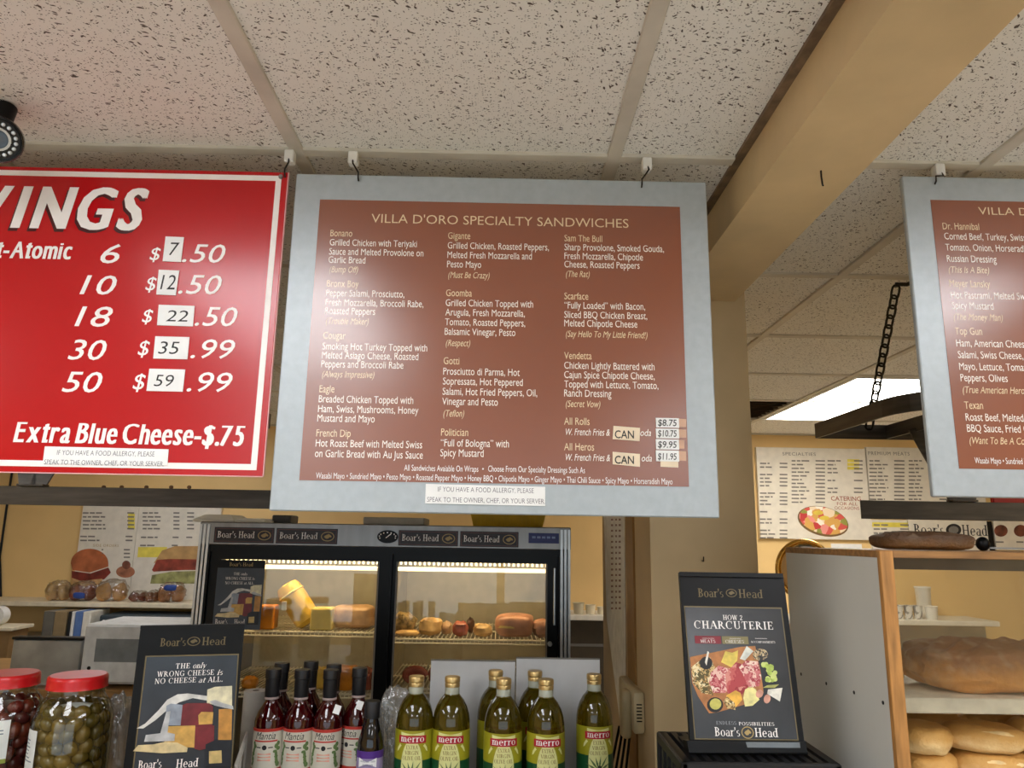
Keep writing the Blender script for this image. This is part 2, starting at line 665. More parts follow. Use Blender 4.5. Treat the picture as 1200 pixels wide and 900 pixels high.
def _ser():
    g = G
    SER['B'] = (g().st(.16).ar(.2, .74, .38, .26, -90, 90).ar(.2, .27, .44, .27, -90, 90).hz(.16, .25, .97).hz(.16, .25, .5).hz(.16, .25, .03), .72)
    SER['H'] = (g().st(.17).st(.67).hz(.2, .65, .5), .86)
    SER['C'] = (_arm(g().ar(.45, .5, .42, .52, 48, 312, TH, TN, 14), .77, .66, .34), .86)
    SER['O'] = (g().ar(.47, .5, .44, .52, 0, 360, TH, TN, 18), .94)
    SER['G'] = (_arm(g().ar(.45, .5, .42, .52, 48, 300, TH, TN, 14).st(.72, .04, .42, b=False), .76, .66, .34), .9)
    SER['A'] = (g().dg(.08, .0, .4, 1, .06).dg(.74, 0, .42, 1, .17).hz(.2, .64, .34).sf(.08, 0, .26).sf(.74, 0, .3), .84)
    SER['R'] = (g().st(.16).ar(.2, .73, .38, .27, -90, 90).hz(.16, .25, .97).hz(.16, .25, .49).dg(.72, 0, .36, .5, .16).sf(.74, 0, .2), .82)
    SER['U'] = (g().st(.17, .3, 1, b=False).st(.66, .3, 1, TN * 1.3, b=False).ar(.42, .32, .325, .34, 180, 360, TH * .8), .84)
    SER['T'] = (_arm(_arm(g().st(.38, t=False).hz(.04, .72, 1 - TN / 2), .09, .76, .24), .72, .76, .24), .78)
    SER['E'] = (_arm(_arm(_arm(g().st(.16).hz(.16, .6, 1 - TN / 2).hz(.16, .6, TN / 2).hz(.16, .46, .51), .62, .76, .24), .64, 0, .26), .48, .4, .22), .7)
    SER['F'] = (_arm(_arm(g().st(.16).hz(.16, .6, 1 - TN / 2).hz(.16, .46, .51), .62, .76, .24), .48, .4, .22), .66)
    SER['I'] = (g().st(.19), .4)
    SER['L'] = (_arm(g().st(.16).hz(.16, .6, TN / 2), .62, 0, .28), .68)
    SER['N'] = (g().st(.14, 0, 1, TN * 1.2).st(.7, 0, 1, TN * 1.2, b=False).dg(.7, 0, .15, 1, .17), .84)
    SER['M'] = (g().st(.14, 0, 1, TN * 1.2).st(.84, 0, 1, TH).dg(.48, .05, .16, 1, .16).dg(.48, .05, .82, 1, .07), 1.02)
    SER['P'] = (g().st(.16).ar(.2, .72, .4, .28, -90, 90).hz(.16, .25, .97).hz(.16, .25, .46), .68)
    SER['S'] = (_arm(_arm(g().ar(.33, .74, .27, .27, 60, 250, TH).ar(.33, .27, .29, .28, 70, -130, TH), .55, .72, .26), .12, .02, .26), .64)
    SER['V'] = (g().dg(.4, 0, .1, 1, .17).dg(.4, 0, .7, 1, .06).sf(.1, 1, .3).sf(.7, 1, .24), .8)
    SER['W'] = (g().dg(.34, 0, .1, 1, .16).dg(.34, 0, .56, 1, .06).dg(.78, 0, .56, 1, .16).dg(.78, 0, 1.0, 1, .06).sf(.1, 1, .28).sf(1.0, 1, .24).sf(.56, 1, .2), 1.1)
    SER['X'] = (g().dg(.7, 0, .1, 1, .17).dg(.1, 0, .68, 1, .06).sf(.1, 1, .28).sf(.68, 1, .24).sf(.1, 0, .24).sf(.7, 0, .28), .8)
    SER['D'] = (g().st(.16).ar(.22, .5, .56, .5, -90, 90).hz(.16, .26, .97).hz(.16, .26, .03), .86)
    SER['2'] = (g().ar(.3, .72, .27, .28, 0, 170, TH).dg(.08, .04, .5, .66, .12).hz(.06, .56, .05, .1), .64)
    SER['a'] = (g().ar(.24, .19, .2, .21, 60, 330, TH * .85).st(.46, 0, .5, TH * .85, b=True, t=False).ar(.28, .46, .25, .2, 0, 150, TH * .85), .6)
    SER['e'] = (g().ar(.31, .33, .28, .35, 0, 315, TH, TN, 14).hz(.07, .56, .36), .62)
    SER['o'] = (g().ar(.32, .33, .3, .35, 0, 360, TH, TN, 16), .64)
    SER['r'] = (g().st(.16, 0, .66).ar(.4, .42, .22, .24, 45, 165, TH * .8), .5)
    SER['s'] = (g().ar(.24, .49, .2, .18, 50, 255, TH * .8).ar(.24, .18, .22, .19, 75, -130, TH * .8), .48)
    SER['d'] = (g().ar(.3, .33, .27, .35, 40, 320, TH).st(.5, 0, 1, TH), .7)
    SER['n'] = (g().st(.15, 0, .66).ar(.36, .42, .23, .25, 0, 160, TH * .8).st(.52, 0, .42, TH, t=False), .7)
    SER['m'] = (g().st(.15, 0, .66).ar(.34, .42, .2, .25, 0, 160, TH * .8).st(.47, 0, .42, TH, t=False).ar(.66, .42, .2, .25, 0, 160, TH * .8).st(.79, 0, .42, TH, t=False), .96)
    SER['l'] = (g().st(.16, 0, 1), .34)
    SER['i'] = (g().st(.16, 0, .66).q((.08, .8), (.24, .8), (.24, .96), (.08, .96)), .34)
    SER['t'] = (g().st(.2, .06, .86, TH * .9, b=False, t=False).hz(.04, .42, .64).ar(.3, .12, .17, .14, 180, 330, TH * .8), .44)
    SER['y'] = (g().dg(.34, .02, .1, .66, .15).dg(.18, -.3, .58, .66, .06).sf(.1, .66, .26), .64)
    SER["'"] = (g().q((.06, .68), (.14, .68), (.18, 1), (.04, 1)), .22)
    SER['.'] = (g().q((.05, 0), (.2, 0), (.2, .15), (.05, .15)), .28)
    SER[' '] = (g(), .34)


_ser()


def union(vs, fs):
    """one flat sheet of triangles covering every given polygon once"""
    if not fs:
        return [], []
    r = mgeo.delaunay_2d_cdt([Vector(v) for v in vs], [], [list(f) for f in fs], 0, 1e-5)
    return [(v.x, v.y) for v in r[0]], [tuple(f) for f, src in zip(r[2], r[5]) if src]


_gl = {}


def serif(s, track=.04, shear=0.0):
    x, vs, fs = 0, [], []
    for ch in s:
        g, w = SER[ch]
        if ch not in _gl:
            a, b = [], []
            for q in g.p:
                o = len(a)
                ar = sum(q[i][0] * q[(i + 1) % len(q)][1] - q[(i + 1) % len(q)][0] * q[i][1] for i in range(len(q)))
                q = q if ar > 0 else q[::-1]
                a += q
                b.append(tuple(range(o, o + len(q))))
            _gl[ch] = union(a, b)
        gv, gf = _gl[ch]
        o = len(vs)
        vs += [(x + a + shear * b, b) for a, b in gv]
        fs += [tuple(i + o for i in f) for f in gf]
        x += w + track
    return vs, fs, x - track


def heavy_font(s, shear=0.0, bold=.03, spread=.12, n=4):
    """poster-weight capitals: the outline thickened sideways"""
    key = ('heavy', s, shear, bold, spread)
    if key in _fc:
        return _fc[key]
    av, af, x = [], [], 0.0
    for ch in s:
        if ch == ' ':
            x += .3
            continue
        if ch == 't':
            vs = [(.1, 0), (.24, 0), (.24, .92), (.1, .86), (0, .56), (.36, .56), (.36, .70), (0, .70), (.1, 0), (.36, 0), (.36, .13), (.1, .13)]
            vs = [(p[0] + shear * p[1], p[1]) for p in vs]
            fs, w = [(0, 1, 2, 3), (4, 5, 6, 7), (8, 9, 10, 11)], .4
        else:
            vs, fs, w = bfont(ch, shear, bold)
        a, b = [], []
        for k in range(n):
            o = len(a)
            a += [(v[0] + spread * k / (n - 1), v[1]) for v in vs]
            b += [tuple(i + o for i in (f if sum(vs[f[j]][0] * vs[f[(j + 1) % len(f)]][1] - vs[f[(j + 1) % len(f)]][0] * vs[f[j]][1] for j in range(len(f))) > 0 else f[::-1])) for f in fs]
        a, b = union(a, b)
        o = len(av)
        av += [(p[0] + x, p[1]) for p in a]
        af += [tuple(i + o for i in f) for f in b]
        x += w + spread + .055
    _fc[key] = (av, af, x - .055)
    return _fc[key]


def letters(mb, s, O, U, V, cap, width=None, font='b', shear=0.0, bold=0.0, sp=1.0, align='l', hs=1.0, mapf=None, track=.04, xh=None):
    """set a line of type in the frame O,U,V (unit vectors); width fits the line to that length"""
    vs, fs, w = bfont(s, shear, bold, sp) if font == 'b' else heavy_font(s, shear, bold) if font == 'h' else serif(s, track, shear)
    if xh:      # taller small letters: lift the x height without moving the capitals
        vs = [(a, b if b < 0 else b / XH0 * xh if b < XH0 else xh + (b - XH0) * (1 - xh) / (1 - XH0)) for a, b in vs]
    if not vs:
        return 0
    sx = (width / w) if width else cap * hs
    off = {'l': 0, 'c': -w * sx / 2, 'r': -w * sx}[align]
    if mapf:
        pts = [mapf(off + a * sx, b * cap) for a, b in vs]
    else:
        O, U, V = Vector(O), Vector(U), Vector(V)
        pts = [O + U * (off + a * sx) + V * (b * cap) for a, b in vs]
    mb.add(pts, fs)
    return w * sx


XU, ZU = Vector((1, 0, 0)), Vector((0, 0, 1))


def line_px(mb, s, px, py, Y, cap_px, px1=None, hs=1.0, **kw):
    """a horizontal line of type on the plane Y whose baseline starts at a photo pixel"""
    p = at(px, py, Y=Y)
    cap = at(px, py - cap_px, Y=Y).z - p.z
    width = None
    if px1 is not None:
        width = at(px1, py, Y=Y).x - p.x
    return letters(mb, s, p, XU, ZU, cap, width, hs=hs, **kw)


def ring(n, rx, ry, cx=0, cy=0, a0=0):
    return [(cx + rx * math.cos(a0 + 2 * math.pi * i / n), cy + ry * math.sin(a0 + 2 * math.pi * i / n)) for i in range(n)]


BOAR = [(-.75, -.1), (-.55, .25), (-.2, .5), (.1, .62), (.15, .85), (.35, .6), (.6, .4), (.85, .0), (.7, -.25), (.35, -.2), (.2, -.5), (-.1, -.62), (-.4, -.55), (-.55, -.3)]


def emblem(O, U, V, w, h, m_ring, m_head, parent, lift):
    """oval badge with a tusked head in it"""
    e = MB()
    o1, o2 = ring(24, w / 2, h / 2), ring(24, w / 2 * .86, h / 2 * .84)
    O = Vector(O)
    for i in range(24):
        j = (i + 1) % 24
        e.poly([o1[i], o1[j], o2[j], o2[i]], O + lift, U, V)
    e.build('emblem_ring', m_ring, parent, recalc=False)
    MB().poly([(x * w * .36, y * h * .36) for x, y in BOAR], O + lift, U, V).build('emblem_head', m_head, parent, recalc=False)

# ------------------------------------------------------------------ the room
CZ = 2.476                      # ceiling grid height
XL, XR, YF, YB = -4.10, 4.005, -4.26, 5.04
m_wall = mat('yellow_wall_paint', (232, 198, 136), .6, var=.03, vs=3, bump=.05, bs=60)
m_beam = mat('tan_beam_paint', (218, 192, 146), .55, var=.05, vs=6, bump=.08, bs=40)
m_pill = mat('tan_pillar_paint', (206, 180, 136), .55, var=.05, vs=4, bump=.05, bs=40)
m_bar = mat('ceiling_grid_enamel', (206, 200, 186), .5, var=.06, vs=9)
m_floor = mat('beige_floor_tile', (210, 206, 198), .35, var=.06, vs=4)
m_steel = mat('brushed_steel', (150, 150, 148), .34, .9, var=.08, vs=6, stretch=(1, 1, 30))
m_black = mat('black_plastic', (12, 12, 13), .4, var=.1, spec=.25)
m_white = mat('white_enamel', (232, 230, 224), .35, var=.02)
m_paper = mat('white_paper', (238, 238, 236), .7, var=.02)
m_ink = mat('black_ink', (28, 27, 28), .6, var=.02)
m_wood = mat('oak_trim', (168, 118, 62), .5, var=.16, vs=14, stretch=(12, 12, 1))
m_tile = tile_mat()

floor = struct(MB().box(XL, XR, YF, YB, -.1, 0).build('floor', m_floor))
ceil = struct(MB().box(XL, XR, YF, YB, CZ + .03, CZ + .1).build('ceiling', mat('ceiling_deck', (120, 112, 100), .9)))
struct(MB().box(XL - .1, XR + .1, YB, YB + .1, 0, CZ + .1).build('wall_back', m_wall))
struct(MB().box(XL - .1, XL, YF, YB, 0, CZ + .1).build('wall_left', m_wall))
struct(MB().box(XR, XR + .1, YF, YB, 0, CZ + .1).build('wall_right', m_wall))
wf = MB().box(XL, XR, YF - .1, YF, 0, .7).box(XL, XR, YF - .1, YF, 2.3, CZ + .1).box(XL, -3.2, YF - .1, YF, .7, 2.3).box(3.2, XR, YF - .1, YF, .7, 2.3).box(-.05, .05, YF - .1, YF, .7, 2.3)
struct(wf.build('wall_front', m_wall))
BX0, BX1, BZ = .455, .617, 2.384
PX0, PY0, PY1 = .375, 1.90, 2.80
struct(MB().box(BX0, BX1, YF, PY0, BZ, CZ + .03).build('trim_1', m_beam), 'tan painted ceiling beam running back to the pillar', 'beam')
pl = MB().box(PX0, .645, PY0, PY1, 0, CZ + .03)
pillar = struct(pl.build('wall_pillar', m_pill), 'tan painted pillar under the end of the ceiling beam', 'pillar')
# a groove-like door jamb strip on the pillar's left face
j0, j1 = at(745, 700, X=PX0).y, at(737, 700, X=PX0).y
MB().box(PX0 - .006, PX0, j0, j1, .2, CZ - .2).build('jamb_strip', mat('brown_jamb', (150, 112, 60), .5), pillar)
# nail and hook in the beam, screw in the pillar
h = at(962, 200, Z=BZ)
MB().tube([h + Vector((0, 0, .004)), h + Vector((0, 0, -.012)), h + Vector((.001, .0, -.026)), h + Vector((.0, -.004, -.03))], .0016, 6).build('hook', m_black, bpy.data.objects['trim_1'])
h = at(823, 657, Y=PY0)
MB().tube([h + Vector((0, .004, 0)), h + Vector((0, -.012, -.001)), h + Vector((0, -.014, .01))], .0015, 6).build('hook', m_black, pillar)

# ceiling grid: columns left and right of the beam, every tile and bar a piece of its own
S = .615
colsL = [-.41 + S * k for k in range(-6, 2)]
colsR = [.93 + S * k for k in range(0, 6)]
rows = [1.32 + .62 * k for k in range(-9, 7)]
cells = [(colsL[i], colsL[i + 1]) for i in range(len(colsL) - 1)] + [(colsL[-1], BX0), (BX1, colsR[0])] + [(colsR[i], colsR[i + 1]) for i in range(len(colsR) - 1)]
LIGHTS = [(-1.025, -.54, 'A'), (.93, -.54, 'A'), (1.545, 3.18, 'B'), (-1.64, -3.02, 'A'), (.93, -3.02, 'A'), (-2.87, -.54, 'A'), (2.775, -.54, 'A'), (-2.255, 3.18, 'C')]
VENT = (.93, 3.80)
tile_cache = {}


def cell_used(x, y):
    for lx, ly, k in LIGHTS:
        if abs(x - lx) < .02 and (abs(y - ly) < .03 or abs(y - ly - .62) < .03):
            return True
    return abs(x - VENT[0]) < .02 and abs(y - VENT[1]) < .02


for (x0, x1) in cells:
    for r in range(len(rows) - 1):
        y0, y1 = rows[r], rows[r + 1]
        if cell_used(x0, y0):
            continue
        w = x1 - x0
        key = round(w, 3)
        if key not in tile_cache:
            o = MB().bbox(x0 + .003, x1 - .003, y0 + .003, y1 - .003, CZ + .004, CZ + .02, .002, 1)
            o.v = [p - Vector((x0, y0, 0)) for p in o.v]
            o = o.build('ceiling_tile', m_tile, ceil)
            o.location = (x0, y0, 0)
            tile_cache[key] = o
        else:
            o = tile_cache[key].copy()
            COL.objects.link(o)
            o.parent = ceil
            o.location = (x0, y0, random.Random(r * 31 + int(x0 * 100)).uniform(0, .002))
bh = .0135
for x in colsL + colsR:
    MB().bbox(x - bh, x + bh, YF, YB, CZ - .002, CZ + .012, .0015, 1).build('grid_bar', m_bar, ceil)
for y in rows[1:-1]:
    MB().bbox(XL, BX0, y - bh, y + bh, CZ - .0015, CZ + .011, .0015, 1).build('grid_bar', m_bar, ceil)
    MB().bbox(BX1, XR, y - bh, y + bh, CZ - .0015, CZ + .011, .0015, 1).build('grid_bar', m_bar, ceil)
MB().box(BX0 - .016, BX0, YF, PY0, CZ - .002, CZ + .012).build('grid_bar', mat('beam_edge_angle', (120, 100, 78), .6, var=.2, vs=30), ceil)
MB().box(XL, XR, YB - .02, YB, CZ - .004, CZ + .012).build('grid_bar', m_bar, ceil)

# ceiling light panels
lab = {0: 'flat white ceiling light panel above the left menu boards', 1: 'flat white ceiling light panel right of the beam',
       2: 'bright white ceiling light panel near the back wall', 3: 'white ceiling light panel near the shop window, left one',
       4: 'white ceiling light panel near the shop window, right one', 5: 'white ceiling light panel over the left of the shop', 6: 'white ceiling light panel over the right of the shop', 7: 'ceiling light panel behind the red wings board'}
for i, (lx, ly, k) in enumerate(LIGHTS):
    x0, x1, y0, y1 = lx + .014, lx + S - .014, ly + .014, ly + 1.24 - .014
    t = thing('ceiling_light', lab[i], 'ceiling light', ((x0 + x1) / 2, (y0 + y1) / 2, CZ), 'ceiling light panels')
    f = MB()
    for a in ((x0, x1, y0, y0 + .022), (x0, x1, y1 - .022, y1), (x0, x0 + .022, y0 + .022, y1 - .022), (x1 - .022, x1, y0 + .022, y1 - .022)):
        f.box(*a, CZ - .004, CZ + .03)
    f.build('frame', m_white, t)
    MB().box(x0 + .022, x1 - .022, y0 + .022, y1 - .022, CZ + .004, CZ + .012).build('diffuser', lamp_mat('panel_glow_' + k, (255, 247, 235) if k == 'B' else (248, 250, 255), {'A': PANEL_STRENGTH, 'B': PANEL_BACK, 'C': PANEL_BACK * .4}[k]), t)
t = thing('return_air_vent', 'brown ceiling air vent beside the bright back light panel', 'vent', (VENT[0] + .3, VENT[1] + .3, CZ))
m_vent = mat('brown_vent', (84, 66, 44), .6, var=.1)
MB().box(VENT[0] + .01, VENT[0] + S - .01, VENT[1] + .01, VENT[1] + .61, CZ + .016, CZ + .02).build('backing', m_vent, t)
for k in range(9):
    y = VENT[1] + .045 + k * .065
    MB().bar((VENT[0] + .02, y, CZ + .008), (VENT[0] + S - .02, y, CZ + .008), .03, .003, (0, 1, .5)).build('slat', m_vent, t)

# ------------------------------------------------------------------ hanging menu boards
SY = 1.31
m_silver = mat('silver_board', (172, 180, 184), .38, .15, var=.03, vs=60, bump=.04, bs=400)
m_brown = mat('brown_menu_print', (138, 78, 54), .24, var=.03, vs=3, spec=.8, coat=.7, cr=.24)
m_cream = mat('cream_lettering', (232, 206, 164), .3, var=.02, spec=.8, coat=.7, cr=.24)
m_offw = mat('off_white_lettering', (246, 236, 224), .3, var=.02, spec=.8, coat=.7, cr=.24)
m_red = mat('red_sign_print', (184, 8, 16), .24, var=.03, vs=3, coat=.25, cr=.22)
m_wlet = mat('white_lettering', (244, 238, 234), .4, var=.02)
m_tape = mat('tan_tape', (206, 166, 140), .5, var=.08)
m_cantag = mat('cream_sticker', (232, 214, 186), .6, var=.04)
LY = SY - .0012


def px_quad(pts, Y, t):
    """a flat sticker through four photo pixels on plane Y, t thick"""
    m = MB()
    ps = [at(x, y, Y=Y) for x, y in pts]
    n = len(ps)
    bk = [p + Vector((0, t, 0)) for p in ps]
    return m.add(ps + bk, [tuple(range(n)), tuple(range(2 * n - 1, n - 1, -1))] + [(i, i + n, (i + 1) % n + n, (i + 1) % n) for i in range(n)])


def hanger(px, py, label, drop_px, lean=0, swap=False):
    p = at(px, py, Y=1.32)
    t = thing('sign_hanger', label, 'hook', (p.x, 1.318, CZ - .002), 'white clips on the ceiling bar that carry the boards')
    MB().bbox(p.x - .009, p.x + .009, 1.303, 1.323, CZ - .028, CZ - .002, .002, 1).build('clip', m_white, t)
    e = at(px + lean, py + drop_px, Y=SY - .004)
    w = MB().tube([(p.x, 1.306, CZ - .018), (p.x + .002, 1.301, CZ - .03), (e.x, 1.302, e.z + .01), (e.x, 1.303, e.z), (e.x, 1.308, e.z - .004)], .0017, 6)
    w.build('wire_hook', mat('dark_wire', (52, 48, 44), .4, .8), t)


# --- centre board
cx0, cx1, cz0, cz1 = -.406, .3815, 1.7895, 2.427
sg = thing('menu_board', 'silver-framed brown board of specialty sandwiches hanging in the centre', 'menu board', (0, SY, cz1), 'menu boards on the ceiling bar')
MB().bbox(cx0, cx1, SY, SY + .012, cz0, cz1, .002, 1).build('board', m_silver, sg)
MB().box(-.357, .329, SY - .0008, SY, 1.843, 2.374).build('print_panel', m_brown, sg)
m_plain = mat('cardboard_back', (150, 140, 125), .8)
tt = MB()
line_px(tt, "VILLA D'ORO SPECIALTY SANDWICHES", 435, 260.8, LY, 10.2, 736.5, bold=-.004)
tt.build('title', m_cream, sg, recalc=False)
C1 = [('h', 276.8, 'Bonano'), ('b', 287.6, 'Grilled Chicken with Teriyaki'), ('b', 298.3, 'Sauce and Melted Provolone on'), ('b', 308, 'Garlic Bread'), ('i', 319, '(Bump Off)'),
      ('h', 336, 'Bronx Boy'), ('b', 347, 'Pepper Salami, Prosciutto,'), ('b', 358, 'Fresh Mozzarella, Broccoli Rabe,'), ('b', 368, 'Roasted Peppers'), ('i', 379.5, '(Trouble Maker)'),
      ('h', 397, 'Cougar'), ('b', 409.6, 'Smoking Hot Turkey Topped with'), ('b', 420, 'Melted Asiago Cheese, Roasted'), ('b', 430.4, 'Peppers and Broccoli Rabe'), ('i', 442, '(Always Impressive)'),
      ('h', 459.7, 'Eagle'), ('b', 471.4, 'Breaded Chicken Topped with'), ('b', 483, 'Ham, Swiss, Mushrooms, Honey'), ('b', 494, 'Mustard and Mayo'),
      ('h', 511.5, 'French Dip'), ('b', 523.3, 'Hot Roast Beef with Melted Swiss'), ('b', 535.5, 'on Garlic Bread with Au Jus Sauce')]
C2 = [('h', 279.8, 'Gigante'), ('b', 291.2, 'Grilled Chicken, Roasted Peppers,'), ('b', 302.2, 'Melted Fresh Mozzarella and'), ('b', 313.2, 'Pesto Mayo'), ('i', 325.5, '(Must Be Crazy)'),
      ('h', 347, 'Goomba'), ('b', 358.5, 'Grilled Chicken Topped with'), ('b', 369.6, 'Arugula, Fresh Mozzarella,'), ('b', 381, 'Tomato, Roasted Peppers,'), ('b', 392.3, 'Balsamic Vinegar, Pesto'), ('i', 405.4, '(Respect)'),
      ('h', 426.7, 'Gotti'), ('b', 439, 'Prosciutto di Parma, Hot'), ('b', 450.6, 'Sopressata, Hot Peppered'), ('b', 462.6, 'Salami, Hot Fried Peppers, Oil,'), ('b', 474.3, 'Vinegar and Pesto'), ('i', 488, '(Teflon)'),
      ('h', 510.5, 'Politician'), ('b', 523, '\u201cFull of Bologna\u201d with'), ('b', 534.7, 'Spicy Mustard')]
C3 = [('h', 282.7, 'Sam The Bull'), ('b', 293.2, 'Sharp Provolone, Smoked Gouda,'), ('b', 303.5, 'Fresh Mozzarella, Chipotle'), ('b', 313.3, 'Cheese, Roasted Peppers'), ('i', 324.3, '(The Rat)'),
      ('h', 350.7, 'Scarface'), ('b', 361.4, '\u201cFully Loaded\u201d with Bacon,'), ('b', 372.4, 'Sliced BBQ Chicken Breast,'), ('b', 382.4, 'Melted Chipotle Cheese'), ('i', 394.7, '(Say Hello To My Little Friend!)'),
      ('h', 420.6, 'Vendetta'), ('b', 432, 'Chicken Lightly Battered with'), ('b', 443, 'Cajun Spice Chipotle Cheese,'), ('b', 454, 'Topped with Lettuce, Tomato,'), ('b', 464.6, 'Ranch Dressing'), ('i', 476.8, '(Secret Vow)'),
      ('h', 497.6, 'All Rolls'), ('s', 509.8, 'W. French Fries &'), ('h', 527.6, 'All Heros'), ('s', 539.6, 'W. French Fries &')]


def column(rows, X, cap, hs, root, Y=LY):
    cur = {}
    n = 0

    def flush():
        for k in cur:
            cur[k].build({'h': 'entry_name', 'b': 'entry_text', 'i': 'entry_quip', 's': 'entry_note'}[k], m_cream if k in 'hi' else m_offw, root, recalc=False)
        cur.clear()
    for kind, py, s in rows:
        if kind == 'h':
            flush()
        # the column stands upright on the board: find its baseline height at this X
        lo = at(X[0], py, Y=Y)
        px = X[0]
        for _ in range(6):
            px += (X[1] - at(px, py, Y=Y).x) * FPX / 1.35
        p = at(px, py, Y=Y)
        mb = cur.setdefault(kind, MB())
        it = kind in 'is'
        k = .92 if it else 1.0
        letters(mb, s, p + Vector((.003 if it else 0, 0, 0)), XU, ZU, cap * k, hs=hs * ({'i': .93, 's': .85}.get(kind, 1)), shear=.25 if it else 0, bold=0, xh=.74)
    flush()


X1, X2, X3 = at(387, 277, Y=LY).x, at(525, 280, Y=LY).x, at(661.4, 283, Y=LY).x
CAPB = .0128
w_nat = bfont('Hot Roast Beef with Melted Swiss', 0, 0)[2] * CAPB
HS = (at(494, 523, Y=LY).x - at(369, 523, Y=LY).x) / w_nat
column(C1, (380, X1), CAPB, HS, sg)
column(C2, (525, X2), CAPB, HS, sg)
column(C3, (661, X3), CAPB, HS, sg)
so = MB()
line_px(so, 'oda', 750.5, 510.8, LY, 8, 763, shear=.25)
line_px(so, 'oda', 752, 540.6, LY, 8, 764, shear=.25)
so.build('entry_note', m_offw, sg, recalc=False)
bt = MB()
line_px(bt, 'All Sandwiches Avaiable On Wraps', 473.5, 551.5, LY, 7, 560.5, bold=0)
line_px(bt, 'Choose From Our Specialty Dressings Such As', 572, 552.6, LY, 7, 685.5, bold=0)
bt.poly(ring(10, .0016, .0016), at(566, 549.5, Y=LY), XU, ZU)
items = ['Wasabi Mayo', 'Sundried Mayo', 'Pesto Mayo', 'Roasted Pepper Mayo', 'Honey BBQ', 'Chipotle Mayo', 'Ginger Mayo', 'Thai Chili Sauce', 'Spicy Mayo', 'Horseradish Mayo']
line_px(bt, ' \u2022 '.join(items), 370, 560.6, LY, 7, 788, bold=0)
bt.build('dressings_line', m_wlet, sg, recalc=False)


def allergy(q, root, l1, l2):
    st = px_quad(q, SY - .0022, .001).build('allergy_notice', m_paper, root)
    tx = MB()
    line_px(tx, 'IF YOU HAVE A FOOD ALLERGY, PLEASE', l1[0], l1[2], SY - .0024, 5.6, l1[1], bold=-.006)
    line_px(tx, 'SPEAK TO THE OWNER, CHEF, OR YOUR SERVER.', l2[0], l2[2], SY - .0024, 5.6, l2[1], bold=-.006)
    tx.build('notice_text', mat('grey_ink', (92, 88, 96), .6), st, recalc=False)


allergy([(499, 567), (639, 570.5), (639, 593), (498, 590)], sg, (513, 625.5, 576), (500.5, 638.5, 588))
for q, ty in (([(719, 499), (750, 501.5), (749.5, 517), (718, 514.5)], 513.4), ([(718, 529.5), (750, 532), (750, 547), (718, 544)], 543.2)):
    st = px_quad(q, SY - .0022, .001).build('can_sticker', m_cantag, sg)
    tx = MB()
    line_px(tx, 'CAN', 720.5, ty, SY - .0024, 9, 743, bold=.012)
    tx.build('handwriting', m_ink, st, recalc=False)
px_quad([(774, 536), (795, 536), (795, 548), (774, 547)], SY - .0016, .0005).build('price_sticker', m_cantag, sg)
for k, (s, y0, y1) in enumerate((('$8.75', 489.6, 501.5), ('$10.75', 502, 514), ('$9.95', 514.5, 527), ('$11.95', 527.5, 541))):
    px_quad([(788, y0 + .5), (804.2 - (k == 2) * 2, y0 + 1.5), (804.2 - (k == 2) * 2, y1 - 1), (788, y1 - 1)], SY - .0018, .0006).build('tape_strip', m_tape, sg)
    st = px_quad([(768.5, y0), (795.5, y0 + .6), (796, y1), (769, y1 - .6)], SY - .0024 - .0002 * k, .0007).build('price_sticker', m_paper, sg)
    tx = MB()
    line_px(tx, s, 771, y1 - 2.6, SY - .0026 - .0002 * k, 7.4, 793, bold=.008, shear=.1)
    tx.build('handwriting', m_ink, st, recalc=False)
hanger(415, 190, 'left white clip above the centre menu board', 19, 5)
hanger(757, 199, 'right white clip above the centre menu board', 18, -5)

# --- right board
rx0, rz0, rz1 = .763, 1.833, 2.449
sr = thing('menu_board', 'silver-framed brown board cut off by the right edge of the picture', 'menu board', (1.16, SY, rz1), 'menu boards on the ceiling bar')
MB().bbox(rx0, rx0 + .787, SY, SY + .012, rz0, rz1, .002, 1).build('board', m_silver, sr)
p0, p1 = at(1090, 234, Y=LY), at(1125, 549, Y=LY)
MB().box((p0.x + p1.x) / 2, rx0 + .787 - .052, SY - .0008, SY, p1.z, p0.z).build('print_panel', m_brown, sr)
tt = MB()
wt = at(736.5, 263, Y=LY).x - at(435, 263, Y=LY).x
p = at(1147, 251.3, Y=LY)
letters(tt, "VILLA D'ORO SPECIALTY SANDWICHES", p, XU, ZU, .0152, wt, bold=-.004)
tt.build('title', m_cream, sr, recalc=False)
RT = [('h', 1105, 268.7, 'Dr. Hannibal'), ('b', 1107, 280.5, 'Corned Beef, Turkey, Swiss, Lettuce,'), ('b', 1108.3, 293.5, 'Tomato, Onion, Horseradish'), ('b', 1110, 306.8, 'Russian Dressing'), ('i', 1112, 319.5, '(This Is A Bite)'),
      ('h', 1113, 336, 'Meyer Lansky'), ('b', 1114.5, 349.6, 'Hot Pastrami, Melted Swiss,'), ('b', 1116, 362, 'Spicy Mustard'), ('i', 1118, 375, '(The Money Man)'),
      ('h', 1119.6, 392, 'Top Gun'), ('b', 1121, 406, 'Ham, American Cheese,'), ('b', 1123, 419.6, 'Salami, Swiss Cheese,'), ('b', 1124.5, 433.4, 'Mayo, Lettuce, Tomato,'), ('b', 1126, 446.7, 'Peppers, Olives'), ('i', 1128.5, 460.5, '(True American Hero)'),
      ('h', 1130.5, 479, 'Texan'), ('b', 1132, 493, 'Roast Beef, Melted Cheese,'), ('b', 1133.6, 506, 'BBQ Sauce, Fried Onions'), ('i', 1136.5, 520, '(Want To Be A Cowboy)')]
cur = {}
